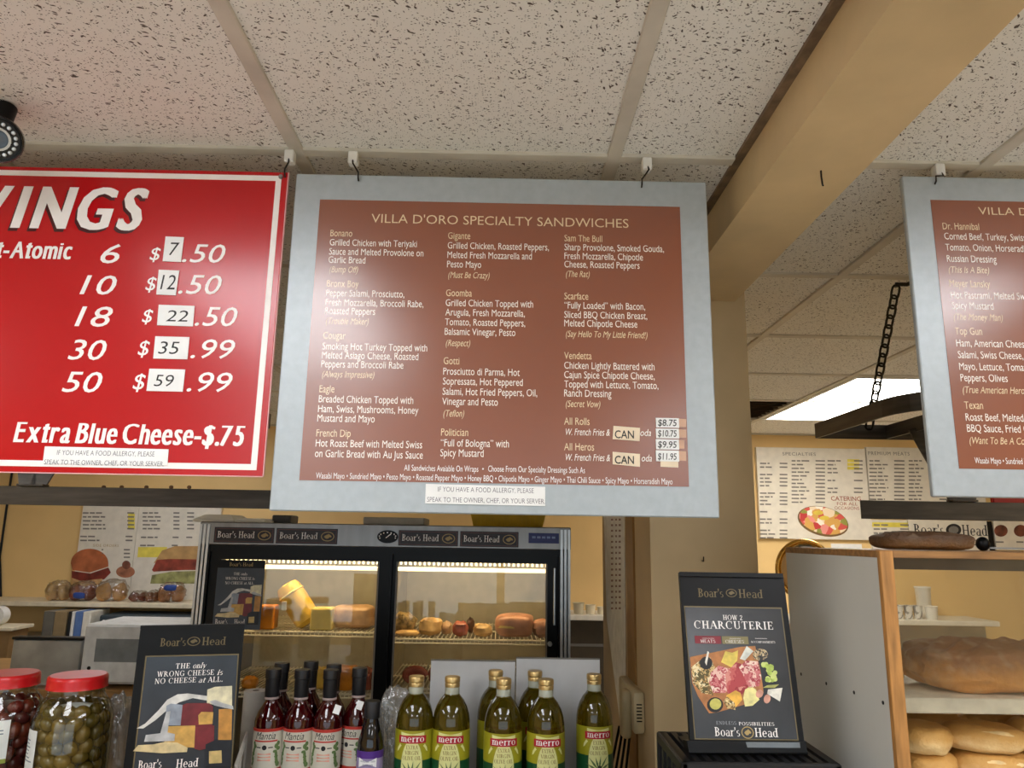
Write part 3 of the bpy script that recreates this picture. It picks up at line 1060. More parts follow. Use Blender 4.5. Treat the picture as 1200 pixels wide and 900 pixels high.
for kind, px, py, s in RT + [('h', 0, 0, '')]:
    if kind == 'h':
        for k in cur:
            cur[k].build({'h': 'entry_name', 'b': 'entry_text', 'i': 'entry_quip'}[k], m_cream if k in 'hi' else m_offw, sr, recalc=False)
        cur = {}
    if s:
        letters(cur.setdefault(kind, MB()), s, at(px, py, Y=LY), XU, ZU, .0134 * (.92 if kind == 'i' else 1), hs=HS * .97, shear=.25 if kind == 'i' else 0, bold=0, xh=.74)
tx = MB()
wn = at(788, 563, Y=LY).x - at(370, 563, Y=LY).x
letters(tx, ' \u2022 '.join(items), at(1142.6, 543, Y=LY), XU, ZU, .0108, wn * .94, bold=0)
tx.build('dressings_line', m_wlet, sr, recalc=False)
hanger(1096, 193, 'white clip above the left corner of the right menu board', 20, 0)
hanger(1490, 198, 'white clip above the far corner of the right menu board', 20, 0)

# --- red wings board
wx1, wz0, wz1 = -.422, 1.849, 2.429
wx0 = -1.36
sw = thing('wings_board', 'glossy red board of wings prices hanging at the left', 'menu board', ((wx0 + wx1) / 2, SY, wz1), 'menu boards on the ceiling bar')
bd = MB().bbox(wx0, wx1, SY, SY + .005, wz0, wz1, .001, 1).build('board', m_red, sw)
px_edge = mat('pale_board_edge', (232, 176, 176), .5)
MB().box(wx1, wx1 + .0015, SY - .0002, SY + .005, wz0, wz1).build('board_edge', px_edge, sw)
MB().box(wx0, wx1, SY - .0002, SY + .005, wz0 - .0015, wz0).build('board_edge', px_edge, sw)
a, b2 = at(330, 206, Y=LY), at(302, 551, Y=LY)
ix1, iz1, iz0 = a.x, a.z, b2.z
bw = .0105
fr = MB()
fr.box(wx0 + .02, ix1, SY - .0008, SY, iz1 - bw, iz1).box(wx0 + .02, ix1, SY - .0008, SY, iz0, iz0 + bw)
fr.box(ix1 - bw, ix1, SY - .0008, SY, iz0 + bw, iz1 - bw).box(wx0 + .02, wx0 + .02 + bw, SY - .0008, SY, iz0 + bw, iz1 - bw)
fr.build('border_line', m_wlet, sw)
gq = at(329, 207, Y=SY - .002)
MB().lathe([(0, .003), (.004, .003), (.0045, .001), (.0045, 0)], 14, (gq.x, SY - .0008, gq.z), axis='y').build('grommet', m_steel, sw)


def heavy(mb, s, px, py, Y, cap, px1, **kw):
    p = at(px, py, Y=Y)
    letters(mb, s, p, XU, ZU, at(px, py - cap, Y=Y).z - p.z, at(px1, py, Y=Y).x - p.x, font='h', xh=.76, **kw)


tw, ts = MB(), MB()
p = at(-58, 265, Y=LY)
wd = at(170, 265, Y=LY).x - p.x
cp = at(100, 217, Y=LY).z - at(100, 265, Y=LY).z
letters(tw, 'WINGS', p, XU, ZU, cp, wd, shear=.22, bold=.006, font='h')
letters(ts, 'WINGS', p + Vector((-.004, .0005, -.006)), XU, ZU, cp, wd, shear=.22, bold=.006, font='h')
ts.build('title_shadow', mat('dark_red_ink', (70, 8, 10), .4), sw, recalc=False)
tw.build('title', m_wlet, sw, recalc=False)
hv = MB()
heavy(hv, 'Hot-Atomic', -36, 301.5, LY, 19.5, 83.5, shear=.12, bold=.0)
hv.build('flavour_line', m_wlet, sw, recalc=False)
hv = MB()
heavy(hv, 'Extra Blue Cheese-$.75', 15, 518, LY, 23.5, 286, shear=.12, bold=.0)
hv.build('extras_line', m_wlet, sw, recalc=False)
for n, nb, dl, ct, st_, ds in (
        ('6', (117, 139, 308, 22), (175, 187, 304.5, 14.5), ('.50', 213, 263, 307, 21), [(194, 277), (215.5, 278), (212, 307), (190.5, 306)], ('7', 198, 209, 299, 15)),
        ('10', (93, 135, 344.5, 22), (170, 182, 340, 15.5), ('.50', 208.5, 258.5, 344, 22), [(186, 316), (210, 317), (206, 346), (183, 345)], ('12', 187.5, 204.5, 339, 17)),
        ('18', (87, 130, 382, 23), (166, 178, 377.5, 15), ('.50', 228, 277, 381.5, 22), [(186, 357), (228, 358.5), (226, 382.5), (184, 381)], ('22', 194, 219.5, 376.5, 13)),
        ('30', (79, 123, 421, 23), (161, 174, 416, 17), ('.99', 223, 274, 419.5, 22), [(182, 394), (222, 395), (219.5, 421), (179.5, 420)], ('35', 185, 209, 414.5, 14.5)),
        ('50', (72, 118, 459, 23.5), (155, 169, 456, 18), ('.99', 218.5, 271, 458.5, 22.5), [(175, 432), (217, 433), (214, 459), (171.5, 458)], ('59', 180, 203, 452.5, 13.5))):
    hv = MB()
    line_px(hv, n, nb[0], nb[2], LY, nb[3], nb[1], shear=.2, bold=.004)
    hv.build('wing_count', m_wlet, sw, recalc=False)
    hv = MB()
    line_px(hv, '$', dl[0], dl[2], LY, dl[3], dl[1], shear=.15, bold=.004)
    hv.build('dollar_sign', m_wlet, sw, recalc=False)
    hv = MB()
    line_px(hv, ct[0], ct[1], ct[3], LY, ct[4], ct[2], shear=.2, bold=.002)
    hv.build('cents', m_wlet, sw, recalc=False)
    q = px_quad(st_, SY - .0022, .001).build('price_sticker', m_paper, sw)
    hv = MB()
    line_px(hv, ds[0], ds[1], ds[3], SY - .0024, ds[4], ds[2], shear=.12, bold=-.004)
    hv.build('handwriting', m_ink, q, recalc=False)
allergy([(52.5, 523), (197.5, 526.5), (196, 545.5), (50, 543)], sw, (66.5, 181, 533), (51.5, 192, 544))
hanger(341, 188, 'white clip above the right corner of the red board', 17, -7)
hanger(-215, 180, 'white clip above the far left corner of the red board', 17, 4)

# ------------------------------------------------------------------ round ceiling camera at the left
cp = at(-3, 163, Y=1.15)
t = thing('security_camera', 'round black security camera with ring of small lamps under the ceiling', 'camera', (cp.x, 1.18, CZ))
R = .0385
_ax = (EYE - cp).normalized()
_rt = _ax.cross(Vector((0, 0, 1))).normalized()
_up = _rt.cross(_ax)


def aim(mb):
    # parts are turned about the y axis towards the shop floor
    mb.v = [cp + _rt * -(v.x) + _ax * (-v.y) + _up * v.z for v in mb.v]
    return mb


O0 = (0, 0, 0)
aim(MB().lathe([(0, -.05), (R * .85, -.05), (R, -.035), (R * 1.02, .0), (R * .97, .012), (R * .9, .013), (R * .84, .006), (0, .006)], 32, O0, axis='y')).build('housing', mat('camera_black', (24, 26, 28), .25, var=.1), t, smooth=True)
aim(MB().lathe([(R * .36, .007), (R * .40, .011), (R * .5, .011), (R * .54, .007)], 32, O0, axis='y')).build('lens_ring', mat('camera_chrome', (205, 208, 210), .15, .9), t, smooth=True)
aim(MB().lathe([(0, .012), (R * .2, .0115), (R * .36, .007)], 24, O0, axis='y')).build('lens', mat('lens_grey', (92, 104, 116), .08, var=.05), t, smooth=True)
for k in range(18):
    a = 2 * math.pi * k / 18
    aim(MB().ell((math.cos(a) * R * .68, -.007, math.sin(a) * R * .68), (.0034, .003, .0034), 8, 6)).build('small_lamp', mat('led_clear', (225, 230, 232), .12, .3), t, smooth=True)
aim(MB().bbox(-R * 1.2, -R * .92, -.005, .008, -.006, .006, .002, 1)).build('side_screw', m_black, t)
mp_ = cp - _ax * .03
MB().tube([mp_ + Vector((0, 0, R * .6)), (mp_.x, mp_.y + .01, CZ - .001)], .016, 16).build('mount', m_black, t, smooth=True)

# ------------------------------------------------------------------ hanging strap-iron racks behind the boards
m_iron = mat('dark_strap_iron', (84, 80, 74), .36, .6, var=.12, vs=8, stretch=(1, 1, 10))
m_chain = mat('dark_chain', (50, 46, 40), .4, .8, var=.15)
RB = 2.2
zr = at(1000, 506, Y=RB).z
zb = at(1100, 598.5, Y=2.0).z


def rack(xa, xb, bxa, bxb, label, chains, struts, yfront=1.63):
    t = thing('hanging_rack', label, 'rack', ((xa + xb) / 2, 2.0, zb), 'strap iron racks on chains')
    hh, th = .044, .005
    pts = [(xa, RB, zr), (xa, 1.86, zr)]
    for k in range(7):
        a = math.pi / 2 * k / 6
        pts.append((xa + .17 - .17 * math.cos(a), yfront + .17 - .17 * math.sin(a) + (.0), zr))
    pts2 = [(xb - (p[0] - xa), p[1], p[2]) for p in reversed(pts)]
    MB().strap(pts + pts2, hh, th).build('hoop', m_iron, t)
    MB().bbox(xa - .002, xb + .002, RB - .0025, RB + .0025, zr - hh / 2, zr + hh / 2, .001, 1).build('back_bar', m_iron, t)
    MB().bbox(bxa, bxb, 1.997, 2.003, zb - .0245, zb + .0245, .001, 1).build('lower_bar', m_iron, t)
    for x in struts:
        MB().bbox(x - .035, x + .035, 1.985, 2.015, zb + .0245, zb + .030, .001, 1).build('foot_plate', m_iron, t)
        for s in (-1, 1):
            MB().bar((x + s * .012, 2.0, zb + .026), (x + s * .085, 2.04, zr - .01), .045, .005, (1, 0, 0)).build('strut', m_iron, t)
            MB().bar((x + s * .085, 1.63, zr), (x + s * .085, RB, zr), .005, .04, (1, 0, 0)).build('cross_strap', m_iron, t)
    for (p0, p1, n) in chains:
        p0, p1 = Vector(p0), Vector(p1)
        hk = MB().tube([(p0.x + .05, p0.y, CZ - .004), (p0.x + .03, p0.y, CZ - .012), p0 + Vector((.0, 0, .008)), p0], .006, 8).build('chain', m_chain, t)
        d = (p1 - p0) / n
        u = d.normalized()
        L = d.length
        side = Vector((1, 0, 0)) - u * u.x
        side.normalize()
        other = u.cross(side)
        for k in range(n):
            c = p0 + d * (k + .5)
            w = side if k % 2 == 0 else other
            w = (w * .8 + (other if k % 2 == 0 else side) * .5).normalized()
            path = []
            hl, hw = L * .66, .0095
            for q in range(13):
                a = 2 * math.pi * q / 12
                ca, sa = math.cos(a), math.sin(a)
                path.append(c + u * (math.copysign(abs(ca) ** .6, ca) * hl) + w * (math.copysign(abs(sa) ** .6, sa) * hw))
            MB().tube(path, .0034, 6, cap=False).build('link', m_chain, hk, smooth=True)
    return t


xa = at(956, 505, Y=RB).x
xlb = at(1009, 599, Y=2.0).x
c0 = at(1049, 322, Y=1.96)
c1 = at(1017, 502, Y=RB)
rack(xa, xa + 1.1, xlb, xlb + .9, 'dark strap-iron rack on a chain behind the right menu board', [((c0.x, 1.96, CZ - .02), (c1.x, RB - .006, c1.z), 15)], [at(1128, 590, Y=2.0).x])
xs = at(37, 579, Y=2.0).x
rack(xs - .75, xs + .55, xs - .7, xs + .62 + .25, 'dark strap-iron rack behind the red wings board', [((xs - .6, 1.96, CZ - .02), (xs - .62, RB - .006, zr), 15), ((xs + .4, 1.96, CZ - .02), (xs + .42, RB - .006, zr), 15)], [xs])
rp = at(1160, 586, Y=2.02)
t = MB().bbox(rp.x, rp.x + .42, 2.006, 2.02, zb - .02, rp.z + .012, .002, 1).build('red_strip', m_red, None, (rp.x + .2, 2.01, zb))
tag(t, 'narrow red strip showing above the right rack bar', 'strip')

# ------------------------------------------------------------------ back wall: menu panels, shelves
m_board = mat('menu_panel_white', (226, 220, 206), .45, var=.03)
m_grey = mat('grey_print', (124, 120, 114), .6)
m_hl = mat('yellow_highlight', (230, 214, 90), .6)
m_gold = mat('gold_print', (176, 150, 92), .4)
WY = YB - .02


def text_rows(root, x0, x1, ptop, ndx, rowpx, seed, cols, name='price_rows', gaps=()):
    """rows of print too small to read: each row a few dashes and a price"""
    rg = random.Random(seed)
    m = MB()
    for i in range(ndx):
        if i in gaps:
            continue
        for (a, b, c, d) in cols:
            y = ptop + i * rowpx
            e = a + (b - a) * rg.uniform(.55, 1)
            x = a
            while x < e - 1:
                w = min(rg.uniform(4, 9), e - x)
                p, q = at(x, y, Y=WY), at(x + w, y, Y=WY)
                m.box(p.x, q.x, WY - .0112, WY - .010, p.z, p.z + .0095)
                x += w + 1.4
            p, q = at(c, y, Y=WY), at(d, y, Y=WY)
            m.box(p.x, q.x, WY - .0112, WY - .010, p.z, p.z + .0095)
    m.build(name, m_grey, root, kind='stuff')


def panel(x0, x1, y0, y1, label):
    a, b = at(x0, y0, Y=WY), at(x1, y1, Y=WY)
    xm, xn = (at(x0, y0, Y=WY).x + at(x0, y1, Y=WY).x) / 2, (at(x1, y0, Y=WY).x + at(x1, y1, Y=WY).x) / 2
    ym_ = (y0 + y1) / 2
    xm, xn = at(x0, ym_, Y=WY).x, at(x1, ym_, Y=WY).x
    t = thing('wall_menu_panel', label, 'menu board', ((xm + xn) / 2, WY, b.z), 'printed menu panels on the back wall')
    MB().bbox(xm, xn, WY - .01, YB, b.z, a.z, .002, 1).build('board', m_board, t)
    return t


def flat(root, name, pts, m, Y, sub=None):
    """flat printed shape through photo pixels on plane Y"""
    mb = MB().add([at(x, y, Y=Y) for x, y in pts], [tuple(range(len(pts)))])
    return mb.build(name, m, sub or root, recalc=False)


def ell_px(cx, cy, rx, ry, n=24, rot=0, a0=0, a1=360):
    out = []
    for i in range(n):
        a = math.radians(a0 + (a1 - a0) * i / (n if a1 - a0 == 360 else n - 1))
        x, y = rx * math.cos(a), ry * math.sin(a)
        out.append((cx + x * math.cos(rot) - y * math.sin(rot), cy + x * math.sin(rot) + y * math.cos(rot)))
    return out


PY = WY - .0112
mp = panel(92, 158.5, 577, 706, 'white menu panel with burger picture above the left shelf')
text_rows(mp, 0, 0, 602, 5, 4.6, 3, [(98, 132, 150, 158)])
text_rows(mp, 0, 0, 629.5, 2, 4.6, 5, [(95, 118, 148, 156)])
text_rows(mp, 0, 0, 645, 3, 4.4, 6, [(120, 122, 146, 153)])
for k in range(4):
    flat(mp, 'highlight', [(150, 602 + k * 4.6), (158, 602 + k * 4.6), (158, 606 + k * 4.6), (150, 606 + k * 4.6)], m_hl, PY + .0006)
tx = MB()
line_px(tx, 'SIDE ORDERS', 109, 640.5, PY, 3, 139, sp=1.2)
tx.build('heading', m_gold, mp, recalc=False)
flat(mp, 'burger_bun_print', ell_px(105, 660, 22, 17, 20, 0, 180, 360) + [(127, 664), (105, 671), (85, 668)], mat('bun_print', (176, 100, 62), .5, var=.2, vs=12), PY)
flat(mp, 'burger_patty_print', [(84, 669), (106, 672), (127, 665), (130, 671), (122, 679), (95, 682), (84, 678)], mat('patty_print', (120, 44, 34), .5, var=.3, vs=15), PY - .0003)
flat(mp, 'burger_base_print', [(84, 677), (95, 681), (120, 678), (119, 684), (105, 688), (85, 686)], mat('bun_base_print', (200, 160, 110), .5, var=.15), PY - .0006)
flat(mp, 'saucer_print', ell_px(147, 670, 11, 7), mat('cup_print', (168, 110, 82), .5, var=.2), PY)
flat(mp, 'cup_print', ell_px(148, 662, 5, 5), mat('cup_print2', (120, 70, 55), .5, var=.2), PY - .0003)
mq = panel(159, 256, 577, 704, 'white menu panel with hero sandwich picture beside the display fridge')
text_rows(mq, 0, 0, 602, 5, 4.6, 9, [(168, 192, 204, 211), (168, 170, 220, 228)])
text_rows(mq, 0, 0, 630.5, 1, 4.6, 10, [(166, 190, 203, 210), (166, 168, 219, 226)])
text_rows(mq, 0, 0, 640, 1, 4.6, 11, [(165, 190, 202, 209)])
flat(mq, 'highlight', [(162, 641), (196, 641), (194, 653), (161, 653)], m_hl, PY + .0006)
flat(mq, 'hero_bun_print', [(180, 660), (190, 645), (205, 640), (260, 640), (260, 656), (200, 655)], mat('hero_bun', (186, 148, 96), .5, var=.15, vs=12), PY)
flat(mq, 'hero_filling_print', [(178, 668), (184, 656), (200, 655), (260, 656), (260, 668), (215, 668), (180, 670)], mat('hero_fill', (136, 58, 44), .5, var=.35, vs=14), PY - .0003)
flat(mq, 'hero_lettuce_print', [(176, 684), (178, 674), (200, 670), (260, 668), (260, 684)], mat('hero_lettuce', (150, 150, 96), .5, var=.3, vs=20), PY - .0006)

mr = panel(888, 1017, 524, 633, 'white menu panel with a deli platter picture on the right back wall')
tx = MB()
line_px(tx, 'SPECIALTIES', 917, 533.5, PY, 3.6, 956, sp=1.1)
tx.build('heading', m_grey, mr, recalc=False)
text_rows(mr, 0, 0, 544, 21, 4.35, 21, [(890, 908, 913, 922)], gaps=(2, 7, 12, 14, 17))
text_rows(mr, 0, 0, 541, 12, 4.4, 22, [(927, 948, 955, 966)])
text_rows(mr, 0, 0, 541, 9, 4.6, 23, [(969, 985, 1000, 1010)], gaps=(4, 6))
for k in range(3):
    flat(mr, 'highlight', [(993, 538 + k * 4.4), (1007, 538.3 + k * 4.4), (1007, 541.8 + k * 4.4), (993, 541.5 + k * 4.4)], m_hl, PY + .0006)
tx = MB()
line_px(tx, 'CATERING', 974, 586.5, PY, 5, 1009, bold=.01)
line_px(tx, 'FOR ALL', 981, 592, PY, 3.6, 1005)
line_px(tx, 'OCCASIONS', 978, 597, PY, 3.6, 1007)
tx.build('catering_heading', mat('rust_print', (160, 84, 60), .6), mr, recalc=False)
flat(mr, 'platter_rim_print', ell_px(964.5, 611, 30.5, 17, 28, .25), mat('platter_rim', (120, 92, 52), .5), PY + .0006)
flat(mr, 'platter_food_print', ell_px(965, 610, 29, 15.5, 28, .25), patches('platter_food', [(214, 90, 80), (240, 220, 190), (196, 60, 60), (220, 170, 90), (150, 150, 70), (235, 150, 140), (250, 240, 225)], 22), PY - .0003)
for q in ((959, 601), (966, 607)):
    flat(mr, 'platter_tag_print', ell_px(q[0], q[1], 6, 2.6, 14), mat('platter_tag', (226, 200, 80), .5), PY - .0008)

ms = panel(1017.5, 1152, 524, 608, 'white menu panel headed premium meats behind the right board')
tx = MB()
line_px(tx, 'PREMIUM MEATS', 1017.5, 533, PY, 4, 1066, sp=1.15, bold=0)
tx.build('heading', m_grey, ms, recalc=False)
text_rows(ms, 0, 0, 541, 11, 4.5, 31, [(1018, 1042, 1047, 1059), (1064, 1082, 1100, 1110)])
mt = panel(1021, 1064, 609, 646, 'white lower menu panel with yellow-marked prices left of the black-lettered sign')
text_rows(mt, 0, 0, 616, 6, 4.8, 33, [(1023, 1046, 1054, 1064)])
flat(mt, 'highlight', [(1022, 612), (1064, 612.5), (1064, 618), (1022, 617.5)], m_hl, PY + .0006)
mu = panel(1065, 1158, 609, 646, 'white sign with black lettering and oval emblem on the right back wall')
tx = MB()
line_px(tx, "Boar's", 1071.5, 626.5, PY, 12.5, 1107, font='s')
line_px(tx, 'Head', 1128, 627.5, PY, 12.5, 1158, font='s')
tx.build('brand_lettering', m_ink, mu, recalc=False)
flat(mu, 'emblem_ring', ell_px(1117.5, 621, 9, 7.2), m_ink, PY)
flat(mu, 'emblem_head', ell_px(1117.5, 621, 6, 4.6, 12), m_grey, PY - .0004)
text_rows(mu, 0, 0, 634, 2, 5, 35, [(1128, 1150, 1152, 1157)])
pp = at(1161, 640, Y=WY)
tag(MB().box(pp.x - .016, pp.x + .016, WY - .014, YB, at(1161, 650, Y=WY).z, at(1161, 611, Y=WY).z).build('sign_divider', m_black, None, (pp.x, WY, pp.z)), 'black upright strip between two white wall signs', 'strip')
mv = panel(1165, 1260, 610, 646, 'white wall panel with small pictures of meats at the far right')
for q in (1173, 1196):
    flat(mv, 'meat_print', ell_px(q, 622, 8, 7, 16), mat('meat_print', (110, 60, 44), .5, var=.3, vs=20), PY)
text_rows(mv, 0, 0, 636, 1, 5, 36, [(1166, 1180, 1190, 1198)])
# small card below the platter panel
a, b2 = at(975, 637, Y=WY), at(1011, 642, Y=WY)
c = MB().box(a.x, b2.x, WY + .01, YB, b2.z - .06, a.z).build('paper_notice', m_paper, None, (a.x, WY, b2.z))
tag(c, 'small paper notice under the deli platter panel', 'notice')

# left wall shelf and bagged bread
m_shelf = mat('pale_shelf_board', (226, 214, 186), .5, var=.05)
sh0 = at(110, 708.5, Y=4.72)
shelfL = MB().bbox(-4.05, at(224, 708, Y=4.72).x + .25, 4.72, YB, sh0.z - .016, sh0.z + .012, .003, 1).build('wall_shelf', m_shelf, None, (-2.9, 4.9, sh0.z))
tag(shelfL, 'pale wall shelf holding bagged bread at the left', 'shelf')
ztop = sh0.z + .012
m_bag = film('crinkled_plastic', (250, 250, 250), .14, .1, 1.0, 34)
brg = random.Random(4)
BAGS = [(68, 27, 22, (196, 162, 110), 'bag of pale rolls at the left end of the wall shelf'),
        (97, 30, 22, (130, 70, 52), 'bag of dark bread with a blue corner on the wall shelf'),
        (131, 37, 24, (190, 146, 92), 'bag of round rolls drooping over the shelf edge'),
        (163, 19, 12, (120, 66, 50), 'small dark bag of bread in the middle of the shelf'),
        (180, 13, 13, (140, 92, 60), 'narrow twisted bread bag beside the last loaf'),
        (201, 31, 22, (164, 110, 66), 'bag of brown bread with a blue tie at the shelf end')]
for i, (px, w, hpx, col, labl) in enumerate(BAGS):
    k = 4.75 / FPX
    c = at(px, 700, Y=4.84)
    t = thing('bagged_bread', labl, 'bread bag', (c.x, 4.84, ztop), 'bagged bread on the wall shelf')
    rw, rh = w * k / 2, hpx * k / 2
    mbr = crust('bag_bread_%d' % i, col, tuple(min(255, int(v * 1.25)) for v in col))
    for q in (-.45, .4):
        MB().ell((c.x + q * rw, 4.84 + q * .03, ztop + rh * .82), (rw * .44, .05, rh * .8), 14, 9, .9, .2, 5, i).build('bread', mbr, t, smooth=True)
    MB().ell((c.x, 4.84, ztop + rh * 1.0), (rw * .88, .075, rh * 1.0), 40, 24, .85, .2, 14, i + 20).build('plastic_bag', m_bag, t, smooth=True)
    if i in (1, 5):
        MB().ell((c.x + rw * .2, 4.765, ztop + rh * (.6 if i == 1 else 1.5)), (rw * .45, .01, rh * .3), 12, 8, .8, .3, 8, i).build('bag_print', mat('blue_print', (44, 74, 150), .35), t, smooth=True)
# cable on the left of the wall
a, b2 = at(6, 600, Y=5.02), at(10, 706, Y=5.02)
cb = MB().tube([(a.x, 5.028, a.z + .6), (a.x, 5.028, a.z), (a.x + .004, 5.028, (a.z + b2.z) / 2), (b2.x, 5.028, b2.z - .3)], .007, 6).build('wall_cable', m_black, None, (a.x, 5.02, b2.z))
tag(cb, 'thin black cable running down the yellow wall at the far left', 'cable')
# pegs on the wall above the left panels
for k, px in enumerate((122, 143, 172, 201, 222)):
    p = at(px, 571, Y=YB)
    o = MB().lathe([(0, .012), (.012, .012), (.013, 0)], 10, (p.x, YB, p.z), axis='y').build('wall_peg', mat('brown_peg', (92, 64, 36), .6), None, p)
    tag(o, ('leftmost brown screw head above the left menu panels', 'second brown screw head above the left menu panels', 'middle brown screw head above the left menu panels', 'fourth brown screw head above the left menu panels', 'rightmost brown screw head above the left menu panels')[k], 'screw', 'screw heads above the left menu panels')

# right wall shelf with cups, steel back under it
s0 = at(1110, 730, Y=4.70)
m_melam = mat('white_melamine', (226, 222, 212), .4, var=.04)
xA, xB = at(668, 727, Y=4.7).x - .3, at(1172, 731, Y=4.7).x
o = MB().bbox(xA, xB, 4.70, YB, s0.z - .018, s0.z + .012, .003, 1).build('wall_shelf', m_melam, None, ((xA + xB) / 2, 4.87, s0.z))
tag(o, 'long white wall shelf holding cups on the right back wall', 'shelf')
zt = s0.z + .012
xm = at(708, 740, Y=4.78).x + .4
o = MB().bbox(xA + .05, xm, 4.80, YB, s0.z - .52, s0.z - .018, .004, 1).build('dark_cabinet', mat('dark_brown_panel', (66, 58, 46), .5), None, (xm, 4.9, s0.z - .5))
tag(o, 'dark panel cabinet under the cups between fridge and pillar', 'cabinet')
MB().box(xA + .05, xm, 4.797, 4.80, at(690, 756, Y=4.8).z - .008, at(690, 756, Y=4.8).z + .008).build('rail', m_steel, o)
x5, x6 = at(1048, 740, Y=4.9).x, at(1158, 740, Y=4.9).x
o = MB().bbox(x5, x6, 4.92, YB, s0.z - .46, s0.z - .02, .004, 1).build('steel_backsplash', mat('dull_steel', (150, 146, 138), .45, .5, var=.12, vs=5), None, (x5, 4.95, s0.z))
tag(o, 'dull steel panel under the right wall shelf behind the bread case', 'panel')


def cup(px, hpx, dpx, Y, zt, labl, m=None):
    k = Y / FPX
    c = at(px, 722, Y=Y)
    r, h = dpx * k / 2, hpx * k
    o = MB().lathe([(0, 0), (r * .78, 0), (r * .82, h * .05), (r * .96, h * .93), (r * 1.06, h * .96), (r * 1.04, h), (r * .92, h), (r * .78, h * .1), (0, h * .1)], 20, (c.x, Y, zt)).build('paper_cup', m or m_white, None, (c.x, Y, zt), smooth=True)
    tag(o, labl, 'cup', 'cups on the right wall shelf')


cup(1084, 34, 17, 4.88, zt, 'tall stack of white cups on the wall shelf seen through the bread case')
cup(1092, 15, 14, 4.755, zt, 'short white cup in front of the tall cup stack')
m_pcup = patches('patterned_cup', [(226, 224, 220), (140, 140, 142), (206, 204, 200)], 30)
for k, px in enumerate((1055, 1066, 1077)):
    cup(px - 1, 15, 10, 4.79, zt, ('patterned cup nearest the bread case post', 'patterned cup in the middle of the row of three', 'patterned cup beside the tall white stack')[k], m_pcup)
cup(678, 12, 13, 4.80, zt, 'grey-bottomed tub on the shelf right beside the fridge', mat('grey_tub', (196, 186, 160), .5))
cup(692, 10, 12, 4.80, zt, 'cream tub in the middle between fridge and pillar', m_shelf)
cup(704, 8, 9, 4.80, zt, 'small cream tub nearest the pillar', m_shelf)

# ------------------------------------------------------------------ display fridge
FY = 2.60
fx0, fx1 = at(230, 660, Y=FY).x, at(669, 660, Y=FY).x
fz1 = at(450, 617.5, Y=FY).z
fz0 = .12
hz0 = at(450, 641.5, Y=FY).z           # bottom of the steel header
FB = FY + .62
fr = thing('display_fridge', 'steel and black display fridge with two sliding glass doors', 'fridge', ((fx0 + fx1) / 2, FY + .3, 0))
m_fin = mat('fridge_lining', (196, 188, 168), .5, var=.04)
m_frst = mat('fridge_steel', (140, 138, 136), .32, .75, var=.06, vs=4, stretch=(8, 1, 1))
m_blk = mat('fridge_black', (10, 10, 10), .3, var=.1, spec=.2)
MB().box(fx0 + .03, fx1 - .03, FB - .03, FB, fz0, fz1).build('back_panel', m_fin, fr)
MB().box(fx0, fx0 + .03, FY + .045, FB, fz0, fz1).build('side_panel', m_frst, fr)
MB().box(fx1 - .03, fx1, FY + .045, FB, fz0, fz1).build('side_panel', m_frst, fr)
MB().box(fx0, fx1, FY + .05, FB, fz1, fz1 + .008).build('top_panel', m_frst, fr)
MB().box(fx0 + .03, fx1 - .03, FY + .05, FB - .03, fz1 - .06, fz1 - .002).build('inner_top', m_fin, fr)
MB().box(fx0, fx1, FY + .05, FB, fz0, fz0 + .06).build('bottom_panel', m_blk, fr)
MB().box(fx0 + .02, fx1 - .02, FY + .08, FB - .04, 0, fz0).build('plinth', m_blk, fr)
hd = MB().bbox(fx0, fx1, FY, FY + .05, hz0, fz1 + .008, .003, 1).build('header', m_frst, fr)
# aluminium edge strips at both sides
al = mat('bright_aluminium', (196, 198, 198), .3, .8)
for k in range(3):
    for (x, s) in ((fx0, 1), (fx1, -1)):
        a = x + s * (.002 + k * .013)
        MB().box(min(a, a + s * .008), max(a, a + s * .008), FY - .004, FY + .045, fz0, fz1).build('edge_strip', al, fr)
ex = .042
MB().box(fx0 + .03, fx0 + ex, FY + .002, FY + .05, fz0, hz0).build('door_jamb', m_blk, fr)
MB().box(fx1 - ex, fx1 - .03, FY + .002, FY + .05, fz0, hz0).build('door_jamb', m_blk, fr)
MB().box(fx0 + ex, fx1 - ex, FY + .004, FY + .05, hz0 - .022, hz0).build('door_track', m_blk, fr)
# header stickers, thermometer, badge
for i, (a, b) in enumerate(((252, 320.5), (324.5, 395), (467.5, 536.5), (539.5, 607.5))):
    y0 = 616.5 + (a - 252) * .017
    p, q = at(a, y0 + 1.0, Y=FY), at(b, y0 + 20.3, Y=FY)
    st = MB().box(p.x, q.x, FY - .0015, FY, q.z, p.z).build('brand_sticker', mat('maroon_black', (30, 12, 14), .35), fr)
    e = MB()
    m_ = .004
    for bx in ((p.x + m_, q.x - m_, p.z - m_ - .0016, p.z - m_), (p.x + m_, q.x - m_, q.z + m_, q.z + m_ + .0016), (p.x + m_, p.x + m_ + .0016, q.z + m_, p.z - m_), (q.x - m_ - .0016, q.x - m_, q.z + m_, p.z - m_)):
        e.box(bx[0], bx[1], FY - .0018, FY - .0015, bx[2], bx[3])
    e.build('sticker_border', mat('maroon_line', (110, 60, 52), .4), st)
    tx = MB()
    w, hh = q.x - p.x, p.z - q.z
    letters(tx, "Boar's Head", (p.x + w * .06, FY - .002, q.z + hh * .32), XU, ZU, hh * .42, w * .62, font='s')
    tx.build('lettering', m_wlet, st, recalc=False)
    emblem((p.x + w * .84, FY - .0019, (p.z + q.z) / 2), XU, ZU, w * .22, hh * .62, m_gold, m_gold, st, Vector((0, 0, 0)))
p = at(454.5, 629, Y=FY)
th_ = MB().lathe([(0, .006), (1.0, .006), (1.0, 0)], 24, (0, 0, 0), axis='y')
th_.v = [Vector((p.x + v.x * .036, FY + v.y, p.z + v.z * .022)) for v in th_.v]
